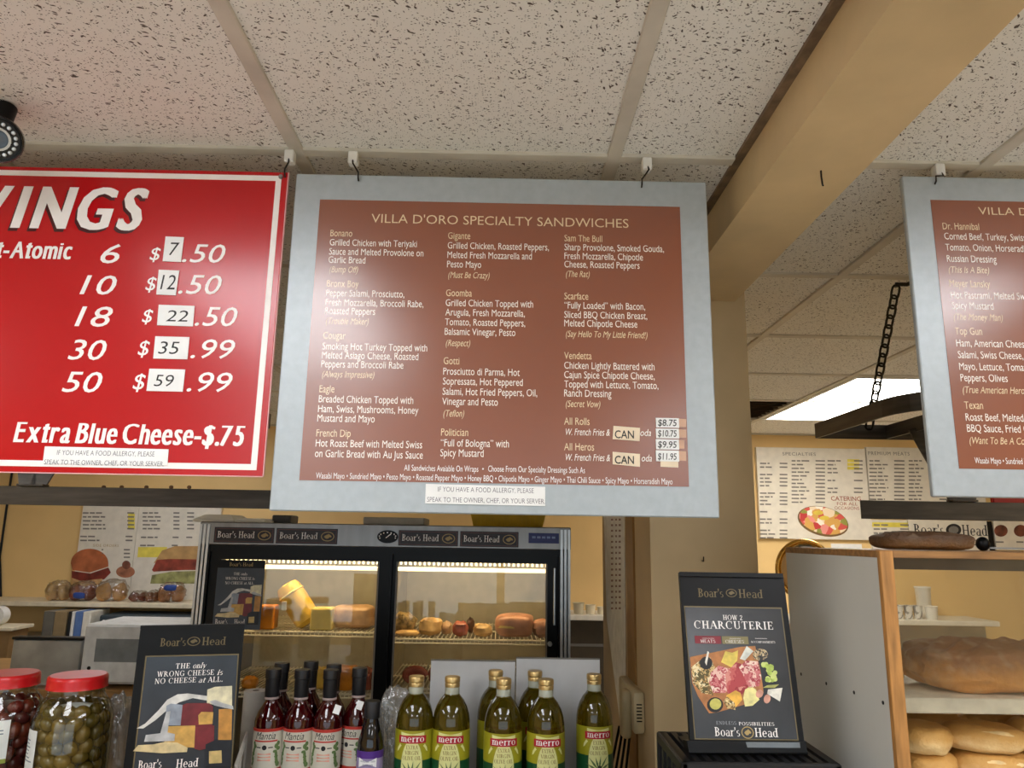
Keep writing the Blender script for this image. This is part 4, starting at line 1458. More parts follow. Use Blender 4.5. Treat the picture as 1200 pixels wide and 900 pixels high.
th_ = th_.build('thermometer', m_blk, fr)
tk = MB()
for k in range(9):
    a = math.radians(200 - k * 27)
    tk.poly([(-.002, -.002), (.002, -.002), (.002, .002), (-.002, .002)], (p.x + .028 * math.cos(a), FY - .0065, p.z + .014 * math.sin(a)), XU, ZU)
tk.bar((p.x - .006, FY - .0065, p.z - .004), (p.x + .012, FY - .0065, p.z + .01), .003, .0005, (0, 0, 1))
tk.build('dial_marks', m_wlet, th_)
p, q = at(619.5, 624.5, Y=FY), at(655, 637, Y=FY)
bg = MB().bbox(p.x, q.x, FY - .002, FY, q.z, p.z, .0008, 1).build('maker_badge', mat('blue_badge', (34, 44, 120), .35), fr)
tx = MB()
for k in range(5):
    x = p.x + .012 + k * .017
    tx.box(x, x + .012, FY - .0026, FY - .002, p.z - .018, p.z - .011)
tx.build('badge_print', mat('badge_pale', (120, 140, 196), .4), bg)
# sliding doors
m_pane = film('door_glass', (246, 246, 242), .035, .01)


def door(x0, x1, y, wl, wr, top, label=None):
    d = MB()
    d.box(x0, x0 + wl, y, y + .02, fz0 + .06, top).box(x1 - wr, x1, y, y + .02, fz0 + .06, top)
    d.box(x0 + wl, x1 - wr, y, y + .02, top - .026, top).box(x0 + wl, x1 - wr, y, y + .02, fz0 + .06, fz0 + .12)
    o = d.build('sliding_door', m_blk, fr)
    MB().box(x0 + wl, x1 - wr, y + .008, y + .012, fz0 + .12, top - .026).build('pane', m_pane, o)
    g = MB()
    for a, b in ((x0 + wl, x0 + wl + .006), (x1 - wr - .006, x1 - wr)):
        g.box(a, b, y - .001, y + .004, fz0 + .12, top - .026)
    g.build('bead', mat('grey_bead', (120, 114, 104), .4), o)
    return o


xm0, xm1 = at(441, 720, Y=FY).x, at(456, 720, Y=FY).x
dl = door(fx0 + ex, xm1, FY + .012, at(254, 700, Y=FY).x - fx0 - ex, xm1 - xm0, hz0 - .022)
dr = door(xm0, fx1 - ex, FY + .034, .055, fx1 - ex - at(642, 720, Y=FY).x, hz0 - .022)
lk = at(645, 756, Y=FY)
MB().lathe([(0, .014), (.006, .014), (.008, .01), (.008, 0)], 16, (lk.x, FY + .034, lk.z), axis='y').build('lock', al, dr, smooth=True)
hx = fx1 - ex - .012
MB().bbox(hx - .004, hx + .004, FY + .026, FY + .034, lk.z + .06, hz0 - .06, .002, 1).build('pull_edge', al, dr)
# lamp at the top inside
lz = at(540, 668, Y=FY + .1).z
lh = hz0 - .012
lp = MB().tube([(fx0 + .05, FY + .075, lh), (fx1 - .05, FY + .075, lh)], .0085, 12).build('lamp_tube', lamp_mat('fridge_tube', (255, 226, 176), FRIDGE_STRENGTH), fr, smooth=True)
MB().box(fx0 + .04, fx1 - .04, FY + .11, FY + .118, lz - .007, lz + .007).build('lamp_diffuser', lamp_mat('fridge_diffuser', (255, 222, 150), 1.1), fr)
rb = MB()
for k in range(70):
    x = fx0 + .06 + (fx1 - fx0 - .12) * k / 69
    rb.box(x - .004, x + .004, FY + .12, FY + .126, lz + .014, lz + .04)
rb.build('lamp_louvre', m_white, fr, kind='stuff')
# wire shelves
m_wire = mat('white_wire', (244, 236, 214), .4, var=.04)
zs = [at(370, 739.5, Y=FY + .07).z, at(340, 811, Y=FY + .07).z, at(550, 748.5, Y=FY + .07).z, at(500, 806, Y=FY + .07).z]
xmid = (xm0 + xm1) / 2
MB().box(xmid - .006, xmid + .006, FY + .07, FB - .03, fz0 + .06, fz1 - .06).build('centre_upright', m_fin, fr)
for z, sx0_, sx1_ in ((zs[0], fx0, xmid - .004), (zs[1], fx0, xmid - .004), (zs[2], xmid + .004, fx1), (zs[3], xmid + .004, fx1)):
    sf = MB()
    for k in range(3):
        y = FY + .07 + k * .23
        sf.tube([(sx0_ + .035 * (sx0_ == fx0) + .004, y, z - .004), (sx1_ - .035 * (sx1_ == fx1) - .004, y, z - .004)], .004, 6)
    sf.tube([(sx0_ + .035 * (sx0_ == fx0) + .004, FY + .066, z - .016), (sx1_ - .035 * (sx1_ == fx1) - .004, FY + .066, z - .016)], .003, 6)
    n = 42
    for k in range(n):
        x = sx0_ + .035 * (sx0_ == fx0) + .006 + (sx1_ - sx0_ - .047) * k / (n - 1)
        sf.box(x - .0016, x + .0016, FY + .066, FY + .55, z - .002, z + .0012)
        sf.box(x - .0016, x + .0016, FY + .064, FY + .068, z - .018, z)
    sf.build('wire_shelf', m_wire, fr, kind='stuff')
# small poster stuck inside the left door
PW = FY + .0095


def cheese_art(root, fpt, m_bg, lift, k=1.0):
    """printed cheese still life; fpt maps (0..1, 0..1) of the poster to space, lift pushes off the sheet"""
    cols = dict(cl=(214, 212, 206), red=(120, 40, 46), yel=(210, 164, 84), grey=(150, 158, 170), wheel=(226, 218, 184), cut=(196, 140, 66), knife=(186, 186, 186), dark=(28, 32, 40), crumb=(222, 200, 150), tagc=(196, 170, 110))

    def shp(name, pts, col, lv):
        mb = MB().add([fpt(x, y) + lift * lv for x, y in pts], [tuple(range(len(pts)))])
        mb.build(name, mat('poster_' + col, cols[col], .35, var=.12, vs=60), root, recalc=False)
    PX = lambda *q: [((u - 75) / 585, (905 - v) / 670) for u, v in q]
    shp('cloth_print', PX((100, 668), (150, 640), (230, 560), (280, 500), (340, 468), (400, 463), (515, 478), (515, 505), (430, 490), (350, 515), (280, 560), (210, 620), (140, 668)), 'cl', 1)
    shp('cheese_block_print', PX((270, 650), (275, 535), (300, 522), (372, 530), (360, 650)), 'grey', 2)
    shp('red_block_print', PX((358, 650), (370, 530), (395, 520), (525, 518), (548, 540), (545, 655)), 'red', 3)
    shp('yellow_block_print', PX((262, 770), (270, 655), (445, 650), (438, 780)), 'yel', 4)
    shp('red_end_print', PX((438, 785), (445, 655), (556, 650), (552, 775), (470, 795)), 'red', 5)
    shp('cheese_wheel_print', PX((512, 520), (515, 440), (560, 424), (660, 418), (660, 540), (560, 530)), 'wheel', 3)
    shp('cut_cheese_print', PX((578, 735), (582, 555), (660, 552), (656, 735)), 'cut', 2)
    shp('knife_print', PX((528, 510), (560, 500), (610, 520), (665, 535), (668, 556), (620, 548), (555, 532)), 'knife', 6)
    shp('slices_print', PX((465, 645), (462, 590), (480, 570), (550, 572), (545, 640)), 'yel', 6)
    shp('slicer_print', PX((145, 745), (155, 705), (240, 695), (275, 570), (300, 565), (282, 690), (325, 700), (322, 740)), 'knife', 7)
    shp('crumbs_print', PX((80, 800), (110, 765), (200, 760), (270, 745), (340, 750), (400, 780), (395, 805), (250, 812)), 'crumb', 6)
    shp('bag_print', PX((500, 890), (505, 760), (560, 735), (650, 740), (655, 890)), 'dark', 8)
    shp('bag_tag_print', PX((525, 872), (525, 800), (598, 795), (600, 868)), 'tagc', 9)


p = [at(256, 656, Y=PW), at(311, 657, Y=PW), at(305, 738, Y=PW), at(252, 736, Y=PW)]
pw0, pw1, pz1, pz0 = p[0].x, p[1].x, p[0].z, p[2].z
ps = thing('small_poster', 'small cheese poster on the left glass door of the fridge', 'poster', ((pw0 + pw1) / 2, PW, pz0))
MB().box(pw0, pw1, PW, PW + .002, pz0, pz1).build('sheet', mat('poster_slate', (62, 70, 80), .4, var=.08, vs=20), ps)
MB().box(pw0, pw1, PW - .0004, PW, pz1 - .026, pz1).build('header_band', m_blk, ps)
fpt = lambda x, y: Vector((pw0 + (pw1 - pw0) * (x * .94 + .03), PW, pz0 + .012 + (pz1 - pz0 - .012) * y * .86))
cheese_art(ps, fpt, None, Vector((0, -.0003, 0)))
tx = MB()
wP = pw1 - pw0
letters(tx, "Boar's Head", (pw0 + wP * .5, PW - .001, pz1 - .02), XU, ZU, .012, wP * .5, font='s', align='c')
tx.build('brand_lettering', m_gold, ps, recalc=False)
tx = MB()
for k, s in enumerate(('THE only', 'WRONG CHEESE is', 'NO CHEESE at ALL.')):
    letters(tx, s, (pw0 + wP * .5, PW - .001, pz1 - .05 - k * .015), XU, ZU, .009, wP * (.3, .62, .62)[k], font='s', align='c')
tx.build('slogan', m_wlet, ps, recalc=False)
tx = MB()
letters(tx, "Boar's", (pw0 + wP * .06, PW - .003, pz0 + .016), XU, ZU, .017, wP * .26, font='s')
letters(tx, "Head", (pw0 + wP * .46, PW - .003, pz0 + .016), XU, ZU, .017, wP * .22, font='s')
tx.build('brand_lettering', m_wlet, ps, recalc=False)

# food on the shelves: (x0, x1, top y, shelf, depth, kind, label)
m_ham = mat('ham_pink', (204, 148, 120), .3, var=.15, vs=18, bump=.3, bs=40)
m_pink = mat('cured_ham', (188, 104, 88), .25, var=.2, vs=16, bump=.3, bs=50)
m_roast = mat('roast_golden', (216, 176, 116), .35, var=.2, vs=22, bump=.5, bs=60)
m_pastr = mat('pepper_crusted', (150, 124, 78), .6, var=.4, vs=50, bump=.8, bs=90)
m_chub = mat('yellow_cheese_skin', (236, 196, 84), .35, var=.1, vs=12)
m_pale = mat('pale_cheese', (238, 214, 130), .4, var=.06)
m_orange = mat('orange_cheese_wrap', (226, 140, 34), .35, var=.2, vs=14)
m_turk = mat('turkey_block', (198, 158, 116), .35, var=.2, vs=16, bump=.4, bs=40)
m_dark = mat('dark_salami', (92, 58, 42), .5, var=.3)
FOODS = [
    (306, 325, 709, 0, .10, 'box', m_orange, 'orange wrapped cheese block at the left of the top fridge shelf'),
    (367, 393, 712, 0, .10, 'box', m_pale, 'pale cut cheese block beside the yellow cheese chub'),
    (393, 440, 709, 0, .12, 'soft', m_turk, 'long turkey breast at the right end behind the left door'),
    (460, 488, 718, 0, .13, 'lump', m_pastr, 'pepper-crusted roast at the left behind the right door'),
    (464, 493, 738, 0, .10, 'flat', m_roast, 'flat golden slice in front of the pepper-crusted roast'),
    (491, 518, 725, 0, .11, 'lump', m_roast, 'golden roast chicken piece beside the crusted roast'),
    (517, 530, 729, 0, .15, 'lump', m_turk, 'small tan roast between chicken piece and pink ham'),
    (531, 549, 729, 0, .10, 'lump', m_pink, 'small shiny pink ham in the middle of the shelf'),
    (547, 556, 725, 0, .20, 'lump', m_dark, 'dark salami end behind the small pink ham'),
    (555, 577, 731, 0, .11, 'lump', m_roast, 'tan wrapped roast left of the big ham'),
    (581, 625, 719.5, 0, .10, 'ham', m_ham, 'big round-edged ham behind the right door'),
    (624, 648, 727, 0, .10, 'lump', m_ham, 'ham end at the far right of the top shelf'),
    (285, 303, 793, 1, .10, 'lump', m_orange, 'orange cheese piece low in the fridge at the left'),
    (368, 386, 783, 1, .10, 'lump', m_chub, 'yellow cheese low in the fridge between bottle necks'),
    (393, 420, 781, 1, .10, 'soft', m_orange, 'orange cheese block low in the fridge'),
    (419, 440, 783, 1, .10, 'lump', m_pink, 'pink ham low in the fridge beside the door post'),
    (470, 503, 777, 1, .10, 'coil', m_pink, 'coil of pink sausage low behind the right door'),
    (503, 530, 780, 1, .12, 'lump', m_pink, 'round pink salami low behind the right door'),
]
for i, (x0, x1, ytop, si, dy, kind, m, labl) in enumerate(FOODS):
    Y = 0
    si = si + (2 if x0 > 445 else 0)
    z = zs[si] + .0012
    rr_ = (x1 - x0) * .0031 / 2
    Y = FY + .068 + min(.09, max(.03, rr_ * .9)) + max(0, dy - .1) * 1.0
    a, b = at(x0, ytop, Y=Y).x, at(x1, ytop, Y=Y).x
    top = at((x0 + x1) / 2, ytop, Y=Y).z
    cx, rx, hh = (a + b) / 2, (b - a) / 2, (top - z)
    mb = MB()
    ry = min(.09, max(.03, rx * .9))
    if kind == 'box':
        mb.bbox(a, b, Y - ry, Y + ry, z, top, .006, 2)
    elif kind == 'soft':
        mb.ell((cx, Y, z + hh / 2), (rx, ry, hh / 2), 20, 12, .45, .12, 6, i)
    elif kind == 'ham':
        mb.ell((cx, Y, z + hh / 2), (rx, ry, hh / 2), 26, 16, .5, .08, 5, i)
    elif kind == 'flat':
        mb.ell((cx, Y, z + hh / 2), (rx, ry, hh / 2), 18, 8, .8, .15, 6, i)
    elif kind == 'coil':
        pts = []
        for k in range(40):
            an = k / 39 * math.pi * 5
            r = rx * .8 * (1 - .13 * an / math.pi)
            pts.append((cx + r * math.cos(an), Y + .02 * k / 39, z + hh / 2 + (hh / 2 - .012) * math.sin(an) * (r / (rx * .8))))
        mb.tube(pts, .011, 8)
    else:
        mb.ell((cx, Y, z + hh / 2), (rx, ry, hh / 2), 20, 12, .8, .25, 7, i)
    zmin = min(v.z for v in mb.v)
    mb.v = [v + Vector((0, 0, z + .001 - zmin)) for v in mb.v]
    mb_o = mb.build('cold_cut' if m not in (m_orange, m_pale, m_chub) else 'cheese', m, None, (cx, Y, z), smooth=kind != 'box')
    tag(mb_o, labl, 'cold cut' if mb_o.name.startswith('cold') else 'cheese', 'cold cuts and cheeses on the fridge shelves')
    if kind == 'ham':
        o2 = MB().lathe([(1.004, -.004), (1.012, 0), (1.004, .004)], 30, (0, 0, 0))
        o2.v = [Vector((cx + math.copysign(abs(v.x) ** .6, v.x) * rx, Y + math.copysign(abs(v.y) ** .6, v.y) * ry, z + hh * .5 + v.z)) for v in o2.v]
        o2.build('netting_string', m_pale, mb_o)
# tilted yellow cheese chub with a bound end
Y = FY + .125
a, b = at(340, 697, Y=Y), at(362, 733, Y=Y)
t = thing('cheese_chub', 'plump yellow cheese chub leaning with its bound end up', 'cheese', (b.x, Y, zs[0]))
d = (b - a).normalized()
ch = MB().tube([a + d * (-.03), a + d * (-.026), a + d * (-.01), a + d * .03, a + d * .08, b + d * -.01, b + d * .004], [.022, .036, .043, .045, .046, .044, .03], 18)
zmin = min(v.z for v in ch.v)
ch.v = [v + Vector((0, 0, zs[0] + .0015 - zmin)) for v in ch.v]
ch.build('cheese', m_chub, t, smooth=True)
g = a + d * -.012 + Vector((0, 0, zs[0] + .0015 - zmin))
MB().tube([g + d * .016, g + d * .02, g + d * .024], [.045, .0475, .045], 18).build('binding', m_pale, t, smooth=True)
lb = at(333, 709, Y=Y - .046)
MB().bbox(lb.x - .008, lb.x + .008, Y - .05, Y - .042, lb.z - .018, lb.z + .012, .001, 1).build('tag', m_paper, t)

# things on top of the fridge
m_foam = mat('white_foam', (232, 226, 206), .7, var=.03)
for i, (x0, x1, y0, labl) in enumerate(((239, 285, 603.5, 'larger white foam takeout lid on top of the fridge'), (286, 321, 608, 'smaller white foam takeout lid on top of the fridge'))):
    Y = FY + .14
    a, b, c = at(x0, 612, Y=Y).x, at(x1, 612, Y=Y).x, at((x0 + x1) / 2, y0, Y=Y).z
    zb_ = fz1 + .008
    o = MB()
    q = .18 * (b - a)
    lo = [(a, Y - .1), (b, Y - .1), (b, Y + .1), (a, Y + .1)]
    o.add([(x, y, zb_) for x, y in lo] + [(x, y, zb_ + .008) for x, y in lo] + [(a + q, Y - .06, c), (b - q, Y - .06, c), (b - q, Y + .06, c), (a + q, Y + .06, c)],
          [(3, 2, 1, 0), (8, 9, 10, 11)] + [(k, (k + 1) % 4, (k + 1) % 4 + 4, k + 4) for k in range(4)] + [(k + 4, (k + 1) % 4 + 4, (k + 1) % 4 + 8, k + 8) for k in range(4)])
    tag(o.build('foam_lid', m_foam, None, ((a + b) / 2, Y, zb_)), labl, 'takeout box', 'foam lids on the fridge')
Y = FY + .3
a, b = at(550, 610, Y=Y).x, at(640, 610, Y=Y).x
yb = thing('yellow_basket', 'yellow ribbed basket on top of the fridge', 'basket', ((a + b) / 2, Y, fz1 + .008))
zt_ = fz1 + .008
m_yel = mat('yellow_plastic', (206, 164, 20), .4, var=.06)
MB().add([(a + .02, Y - .1, zt_), (b - .02, Y - .1, zt_), (b - .02, Y + .1, zt_), (a + .02, Y + .1, zt_), (a, Y - .12, zt_ + .085), (b, Y - .12, zt_ + .085), (b, Y + .12, zt_ + .085), (a, Y + .12, zt_ + .085)],
         [(3, 2, 1, 0), (0, 1, 5, 4), (1, 2, 6, 5), (2, 3, 7, 6), (3, 0, 4, 7)]).build('tub', m_yel, yb)
for k in range(16):
    x = a + .03 + (b - a - .06) * k / 15
    MB().bar((x, Y - .103, zt_ + .004), (x, Y - .1215, zt_ + .08), .006, .003).build('rib', m_yel, yb)
a, b = at(430, 614, Y=FY + .2).x, at(500, 614, Y=FY + .2).x
o = MB().bbox(a, b, FY + .12, FY + .3, zt_, zt_ + .028, .004, 1).build('flat_tray', mat('grey_tray', (176, 168, 150), .5), None, (a, FY + .2, zt_))
tag(o, 'flat grey tray lying on the middle of the fridge top', 'tray')
a, b = at(324, 612, Y=FY + .2).x, at(346, 612, Y=FY + .2).x
o = MB().bbox(a, b, FY + .14, FY + .24, zt_, zt_ + .03, .004, 1).build('small_box', mat('dark_box', (70, 66, 60), .5), None, (a, FY + .2, zt_))
tag(o, 'small dark box beside the foam lids on the fridge', 'box')

# ------------------------------------------------------------------ left of the fridge: microwave and table
MY = 3.05
z_mw = at(120, 806, Y=MY).z
xl = at(98, 760, Y=MY).x
table = thing('prep_table', 'tan prep table under the white microwave', 'table', (-2.2, 3.35, 0))
MB().bbox(-3.4, fx0 - .02, MY - .04, MY + .65, z_mw - .03, z_mw, .004, 1).build('table_top', mat('tan_laminate', (150, 112, 64), .45, var=.1, vs=5, stretch=(1, 8, 8)), table)
for x in (-3.36, fx0 - .08):
    for y in (MY, MY + .58):
        MB().box(x, x + .04, y, y + .04, 0, z_mw - .03).build('leg', m_steel, table)
MB().box(-3.36, fx0 - .03, MY + .55, MY + .57, .3, z_mw - .03).build('back_panel', mat('tan_panel', (150, 120, 78), .6), table)
mw = thing('microwave', 'white microwave on the prep table beside the cheese display', 'microwave', (xl + .25, MY + .18, z_mw))
zm1 = at(120, 731, Y=MY).z
MB().bbox(xl, xl + .52, MY, MY + .28, z_mw + .012, zm1, .008, 2).build('body', mat('microwave_white', (222, 222, 218), .35), mw, smooth=True)
for x in (xl + .04, xl + .46):
    for y in (MY + .03, MY + .25):
        MB().lathe([(0, 0), (.012, 0), (.012, .014), (0, .014)], 10, (x, y, z_mw)).build('foot', m_black, mw)
dz0, dz1 = at(120, 788, Y=MY).z, at(120, 743, Y=MY).z
dd = MB().bbox(xl + .004, xl + .37, MY - .012, MY, z_mw + .02, zm1 - .006, .004, 1).build('door', mat('microwave_door', (214, 214, 212), .35), mw)
MB().bbox(at(113, 765, Y=MY).x, xl + .31, MY - .014, MY - .011, at(120, 775, Y=MY).z, at(120, 748, Y=MY).z, .001, 1).build('window', mat('microwave_window', (128, 132, 134), .2), dd)
lo = at(104, 783, Y=MY - .013)
MB().lathe([(0, .002), (.007, .002), (.007, 0)], 12, (lo.x, MY - .012, lo.z), axis='y').build('logo_dot', m_black, dd)
sx0, sx1 = at(14, 760, Y=MY + .02).x, at(99, 760, Y=MY + .02).x - .012
zst = at(60, 748, Y=MY + .02).z
st = thing('splash_panel', 'scuffed steel splash panel standing left of the microwave', 'panel', ((sx0 + sx1) / 2, MY + .04, z_mw))
MB().bbox(sx0, sx1, MY + .02, MY + .06, z_mw, zst - .006, .004, 1).build('body', mat('scuffed_steel', (150, 152, 152), .42, .6, var=.25, vs=5, bump=.05, bs=60), st)
MB().bbox(sx0 - .004, sx1 + .004, MY + .015, MY + .065, zst - .006, zst + .004, .002, 1).build('lid', m_black, st)
# goods on a ledge below the left wall shelf
KY = 4.6
kz = at(60, 752, Y=KY).z
kt = thing('back_ledge', 'grey back ledge under the bread shelf', 'counter', (-2.8, 4.8, 0))
MB().bbox(-4.0, -1.0, KY - .06, YB - .004, kz - .04, kz, .004, 1).build('top', m_steel, kt)
MB().box(-3.95, -1.05, KY + .05, YB - .004, 0, kz - .04).build('base', mat('taupe_panel', (146, 126, 96), .6), kt)
STUFF = [(49, 62, 712, (112, 108, 98), 'grey upright box on the ledge, leftmost of the row'), (62, 77, 714, (150, 128, 92), 'taupe upright box on the back ledge'),
         (78, 81.5, 712, (30, 30, 32), 'thin black upright folder on the back ledge'), (82, 86, 712, (236, 234, 228), 'thin white upright folder on the back ledge'), (86.3, 95, 712, (92, 124, 182), 'blue upright folder on the back ledge'),
         (95.3, 105, 712, (238, 234, 220), 'wide white upright folder on the back ledge')]
for (x0, x1, y0, c, labl) in STUFF:
    a, b, top = at(x0, 735, Y=KY).x, at(x1, 735, Y=KY).x, min(at(x0, y0, Y=KY).z, sh0.z - .03)
    o = MB().bbox(a, b - .002, KY, KY + .22, kz, top, .004, 1).build('upright_folder', mat('folder_%d' % (x0 * 10), c, .5), None, (a, KY, kz))
    tag(o, labl, 'folder', 'upright goods on the back ledge')
a, b = at(113, 735, Y=KY).x, at(250, 735, Y=KY).x
t = thing('countertop_oven', 'dark blue-grey countertop oven under the bread shelf', 'oven', ((a + b) / 2, KY + .15, kz))
oz = sh0.z - .05
MB().bbox(a, b, KY + .02, KY + .3, kz, oz, .01, 2).build('body', mat('oven_slate', (58, 70, 78), .35), t)
MB().bbox(a + .1, b - .25, KY + .008, KY + .02, kz + .02, oz - .03, .004, 1).build('door', mat('oven_glass', (40, 56, 66), .12), t)
MB().tube([(a + .04, KY - .0, kz + .06), (a + .04, KY - .02, kz + .08), (a + .04, KY - .02, oz - .05), (a + .04, KY, oz - .03)], .009, 8).build('handle', m_white, t)
# small corner shelf with a roll at the far left
a = at(0, 735, Y=4.3)
cs = thing('corner_shelf', 'small beige stand with a white coil at the far left edge', 'stand', (a.x - .1, 4.3, 0))
MB().bbox(a.x - .4, at(22, 735, Y=4.3).x, 4.24, 4.44, a.z - .012, a.z + .006, .003, 1).build('top', m_shelf, cs)
MB().box(a.x - .38, at(18, 735, Y=4.3).x, 4.26, 4.42, 0, a.z - .012).build('base', mat('tan_panel2', (140, 110, 70), .6), cs)
b = at(2, 722, Y=4.33)
MB().lathe([(.022, -.03), (.05, -.03), (.052, .0), (.05, .03), (.022, .03)], 20, (b.x - .02, 4.33, a.z + .058), axis='y').build('coil', m_white, cs, smooth=True)

# ------------------------------------------------------------------ pillar: sheet, phone
pts = [at(x, y, X=PX0 - .003) for x, y in ((706, 560), (731, 560), (733, 842), (726, 842), (711, 727))]
sh = MB().add(pts + [p + Vector((.002, 0, 0)) for p in pts], [tuple(range(5)), tuple(range(9, 4, -1))] + [(i, i + 5, (i + 1) % 5 + 5, (i + 1) % 5) for i in range(5)])
sh = sh.build('price_list', mat('grey_white_sheet', (240, 238, 230), .5), None, (PX0 - .002, 2.5, 1.5))
tag(sh, 'long white price list taped to the side of the pillar', 'price list')
rg = random.Random(8)
tx = MB()
for k in range(17):
    y = 610 + k * 6.5
    for (a, b) in ((716, 718.5), (721, 723), (725, 727.5)):
        p, q = at(a + .004 * k, y, X=PX0 - .0034), at(b, y, X=PX0 - .0034)
        tx.add([p, q, q + Vector((0, 0, .006)), p + Vector((0, 0, .006))], [(0, 1, 2, 3)])
tx.build('price_rows', mat('faint_red_ink', (150, 120, 112), .6), sh, recalc=False, kind='stuff')
pa, pb = at(757, 840, X=PX0), at(737, 840, X=PX0)
z1, z0 = at(748, 813, X=PX0 - .02).z, at(748, 862, X=PX0 - .02).z
ph = thing('wall_phone', 'beige telephone mounted low on the side of the pillar', 'telephone', (PX0, (pa.y + pb.y) / 2, z0))
m_bei = mat('beige_phone', (206, 190, 150), .4, var=.05)
y0, y1 = pa.y + .01, pb.y - .01
MB().bbox(PX0 - .03, PX0, y0, y1, z0, z1, .008, 2).build('base', m_bei, ph, smooth=True)
hs_ = MB().bbox(PX0 - .055, PX0 - .028, y0 + .03, y0 + .08, z0 - .02, z1 - .002, .011, 3).build('handset', m_bei, ph, smooth=True)
vt = MB()
for k in range(6):
    vt.box(PX0 - .022, PX0 - .008, y0 - .0006, y0 + .002, z0 + .03 + k * .008, z0 + .033 + k * .008)
vt.build('vent_slots', m_black, ph)
for k in range(4):
    c0 = Vector((PX0 - .03 - .008 * k, y0 + .05 + .01 * k, z0 + .002))
    path = [c0 + Vector((-.012 * q * (1 + .2 * k) * .4, -.004 * q, -.03 * q)) for q in range(8)]
    MB().tube(path, .0035, 6).build('cord', m_black, ph, smooth=True)

# ------------------------------------------------------------------ brass hoop behind the bread case
GY = 3.0
gc = at(944, 668, Y=GY)
gr = 33 * GY / FPX * .98
t = thing('brass_scale', 'round brass-rimmed dial scale behind the bread case', 'scale', (gc.x, GY, gc.z - gr))
m_brass = mat('polished_brass', (206, 164, 84), .22, .9, var=.1)
o = MB()
ringp = [(gc.x + gr * math.cos(2 * math.pi * k / 40), GY, gc.z + gr * math.sin(2 * math.pi * k / 40)) for k in range(41)]
o.tube(ringp, .009, 10, cap=False).build('rim', m_brass, t, smooth=True)
MB().lathe([(gr * .9, .01), (gr * .93, .012), (gr * .96, .004)], 40, gc, axis='y').build('inner_rim', m_brass, t, smooth=True)
MB().lathe([(0, -.004), (gr * .92, -.004), (gr * .92, -.008), (0, -.008)], 40, gc, axis='y').build('dial', mat('dial_tan', (214, 176, 112), .3, var=.04), t)
MB().bbox(gc.x - .022, gc.x + .03, GY - .012, GY + .004, gc.z + gr * .2, gc.z + gr * .86, .004, 1).build('bracket', m_steel, t)
MB().tube([(gc.x - gr * .55, GY, gc.z - gr * .83), (gc.x - gr * .5, GY, gc.z - gr * 1.2), (gc.x - gr * .45, GY, 1.2), (gc.x - gr * .45, GY, 1.12)], .01, 8).build('stand_post', m_brass, t)
bt_ = thing('back_prep_counter', 'steel work counter behind the bread case', 'counter', (gc.x + .3, 3.1, 0))
MB().bbox(.75, 2.6, 2.85, 3.4, 1.08, 1.12, .004, 1).build('top', m_steel, bt_)
MB().box(.8, 2.55, 2.9, 3.35, 0, 1.08).build('base', mat('grey_base', (120, 118, 112), .5), bt_)
b = at(930, 712, Y=2.98)
o = MB().lathe([(0, 0), (.03, 0), (.031, b.z - 1.12 - .02), (.028, b.z - 1.12 - .01), (0, b.z - 1.12)], 18, (b.x + .045, 2.95, 1.12)).build('steel_canister', m_steel, None, (b.x + .045, 2.95, 1.12), smooth=True)
tag(o, 'tall steel canister behind the meat-and-cheese display card', 'canister')

# ------------------------------------------------------------------ front counter
KZ = 1.17
ct = thing('front_counter', 'front counter carrying the bottles, jars and bread case', 'counter', (0, 1.45, 0))
MB().bbox(-2.6, 2.4, 1.04, 1.885, KZ - .03, KZ, .004, 1).build('top', mat('dark_counter_top', (70, 66, 60), .35, var=.1), ct)
MB().box(-2.55, 2.35, 1.1, 1.86, 0, KZ - .03).build('base', mat('counter_base', (150, 130, 100), .5), ct)


class Card:
    """a flat printed card standing in space; photo pixels are set out on its plane"""

    def __init__(s, O, U, V):
        s.O, s.U, s.V = Vector(O), Vector(U).normalized(), Vector(V)
        s.V = (s.V - s.U * s.V.dot(s.U)).normalized()
        s.N = s.U.cross(s.V)        # towards the viewer
        if s.N.y > 0:
            s.N = -s.N

    def P(s, px, py, lift=0.0):
        d = FWD + RGT * ((px - 600) / FPX) + UPV * ((450 - py) / FPX)
        t = (s.O + s.N * lift - EYE).dot(s.N) / d.dot(s.N)
        return EYE + d * t

    def plate(s, pts, name, m, parent, lift, thick):
        f = [s.P(x, y, lift) for x, y in pts]
        n = len(f)
        b = [p - s.N * thick for p in f]
        return MB().add(f + b, [tuple(range(n)), tuple(range(2 * n - 1, n - 1, -1))] + [(i, i + n, (i + 1) % n + n, (i + 1) % n) for i in range(n)]).build(name, m, parent)

    def shape(s, pts, name, m, parent, lift):
        return MB().add([s.P(x, y, lift) for x, y in pts], [tuple(range(len(pts)))]).build(name, m, parent, recalc=False)

    def text(s, mb, st, px, py, px1, cap, lift, **kw):
        p, q = s.P(px, py, lift), s.P(px1, py, lift)
        c = (s.P(px, py - cap, lift) - p).dot(s.V)
        letters(mb, st, p, s.U, s.V, c, (q - p).dot(s.U), **kw)


m_card = mat('card_black', (8, 8, 10), .35, var=.1, spec=.25)
m_goldb = mat('dull_gold', (112, 98, 66), .4, .2)
m_slate = mat('slate_print', (48, 54, 62), .2, var=.12, vs=14)
m_slate2 = mat('slate_print_two', (54, 55, 58), .2, var=.1, vs=14)

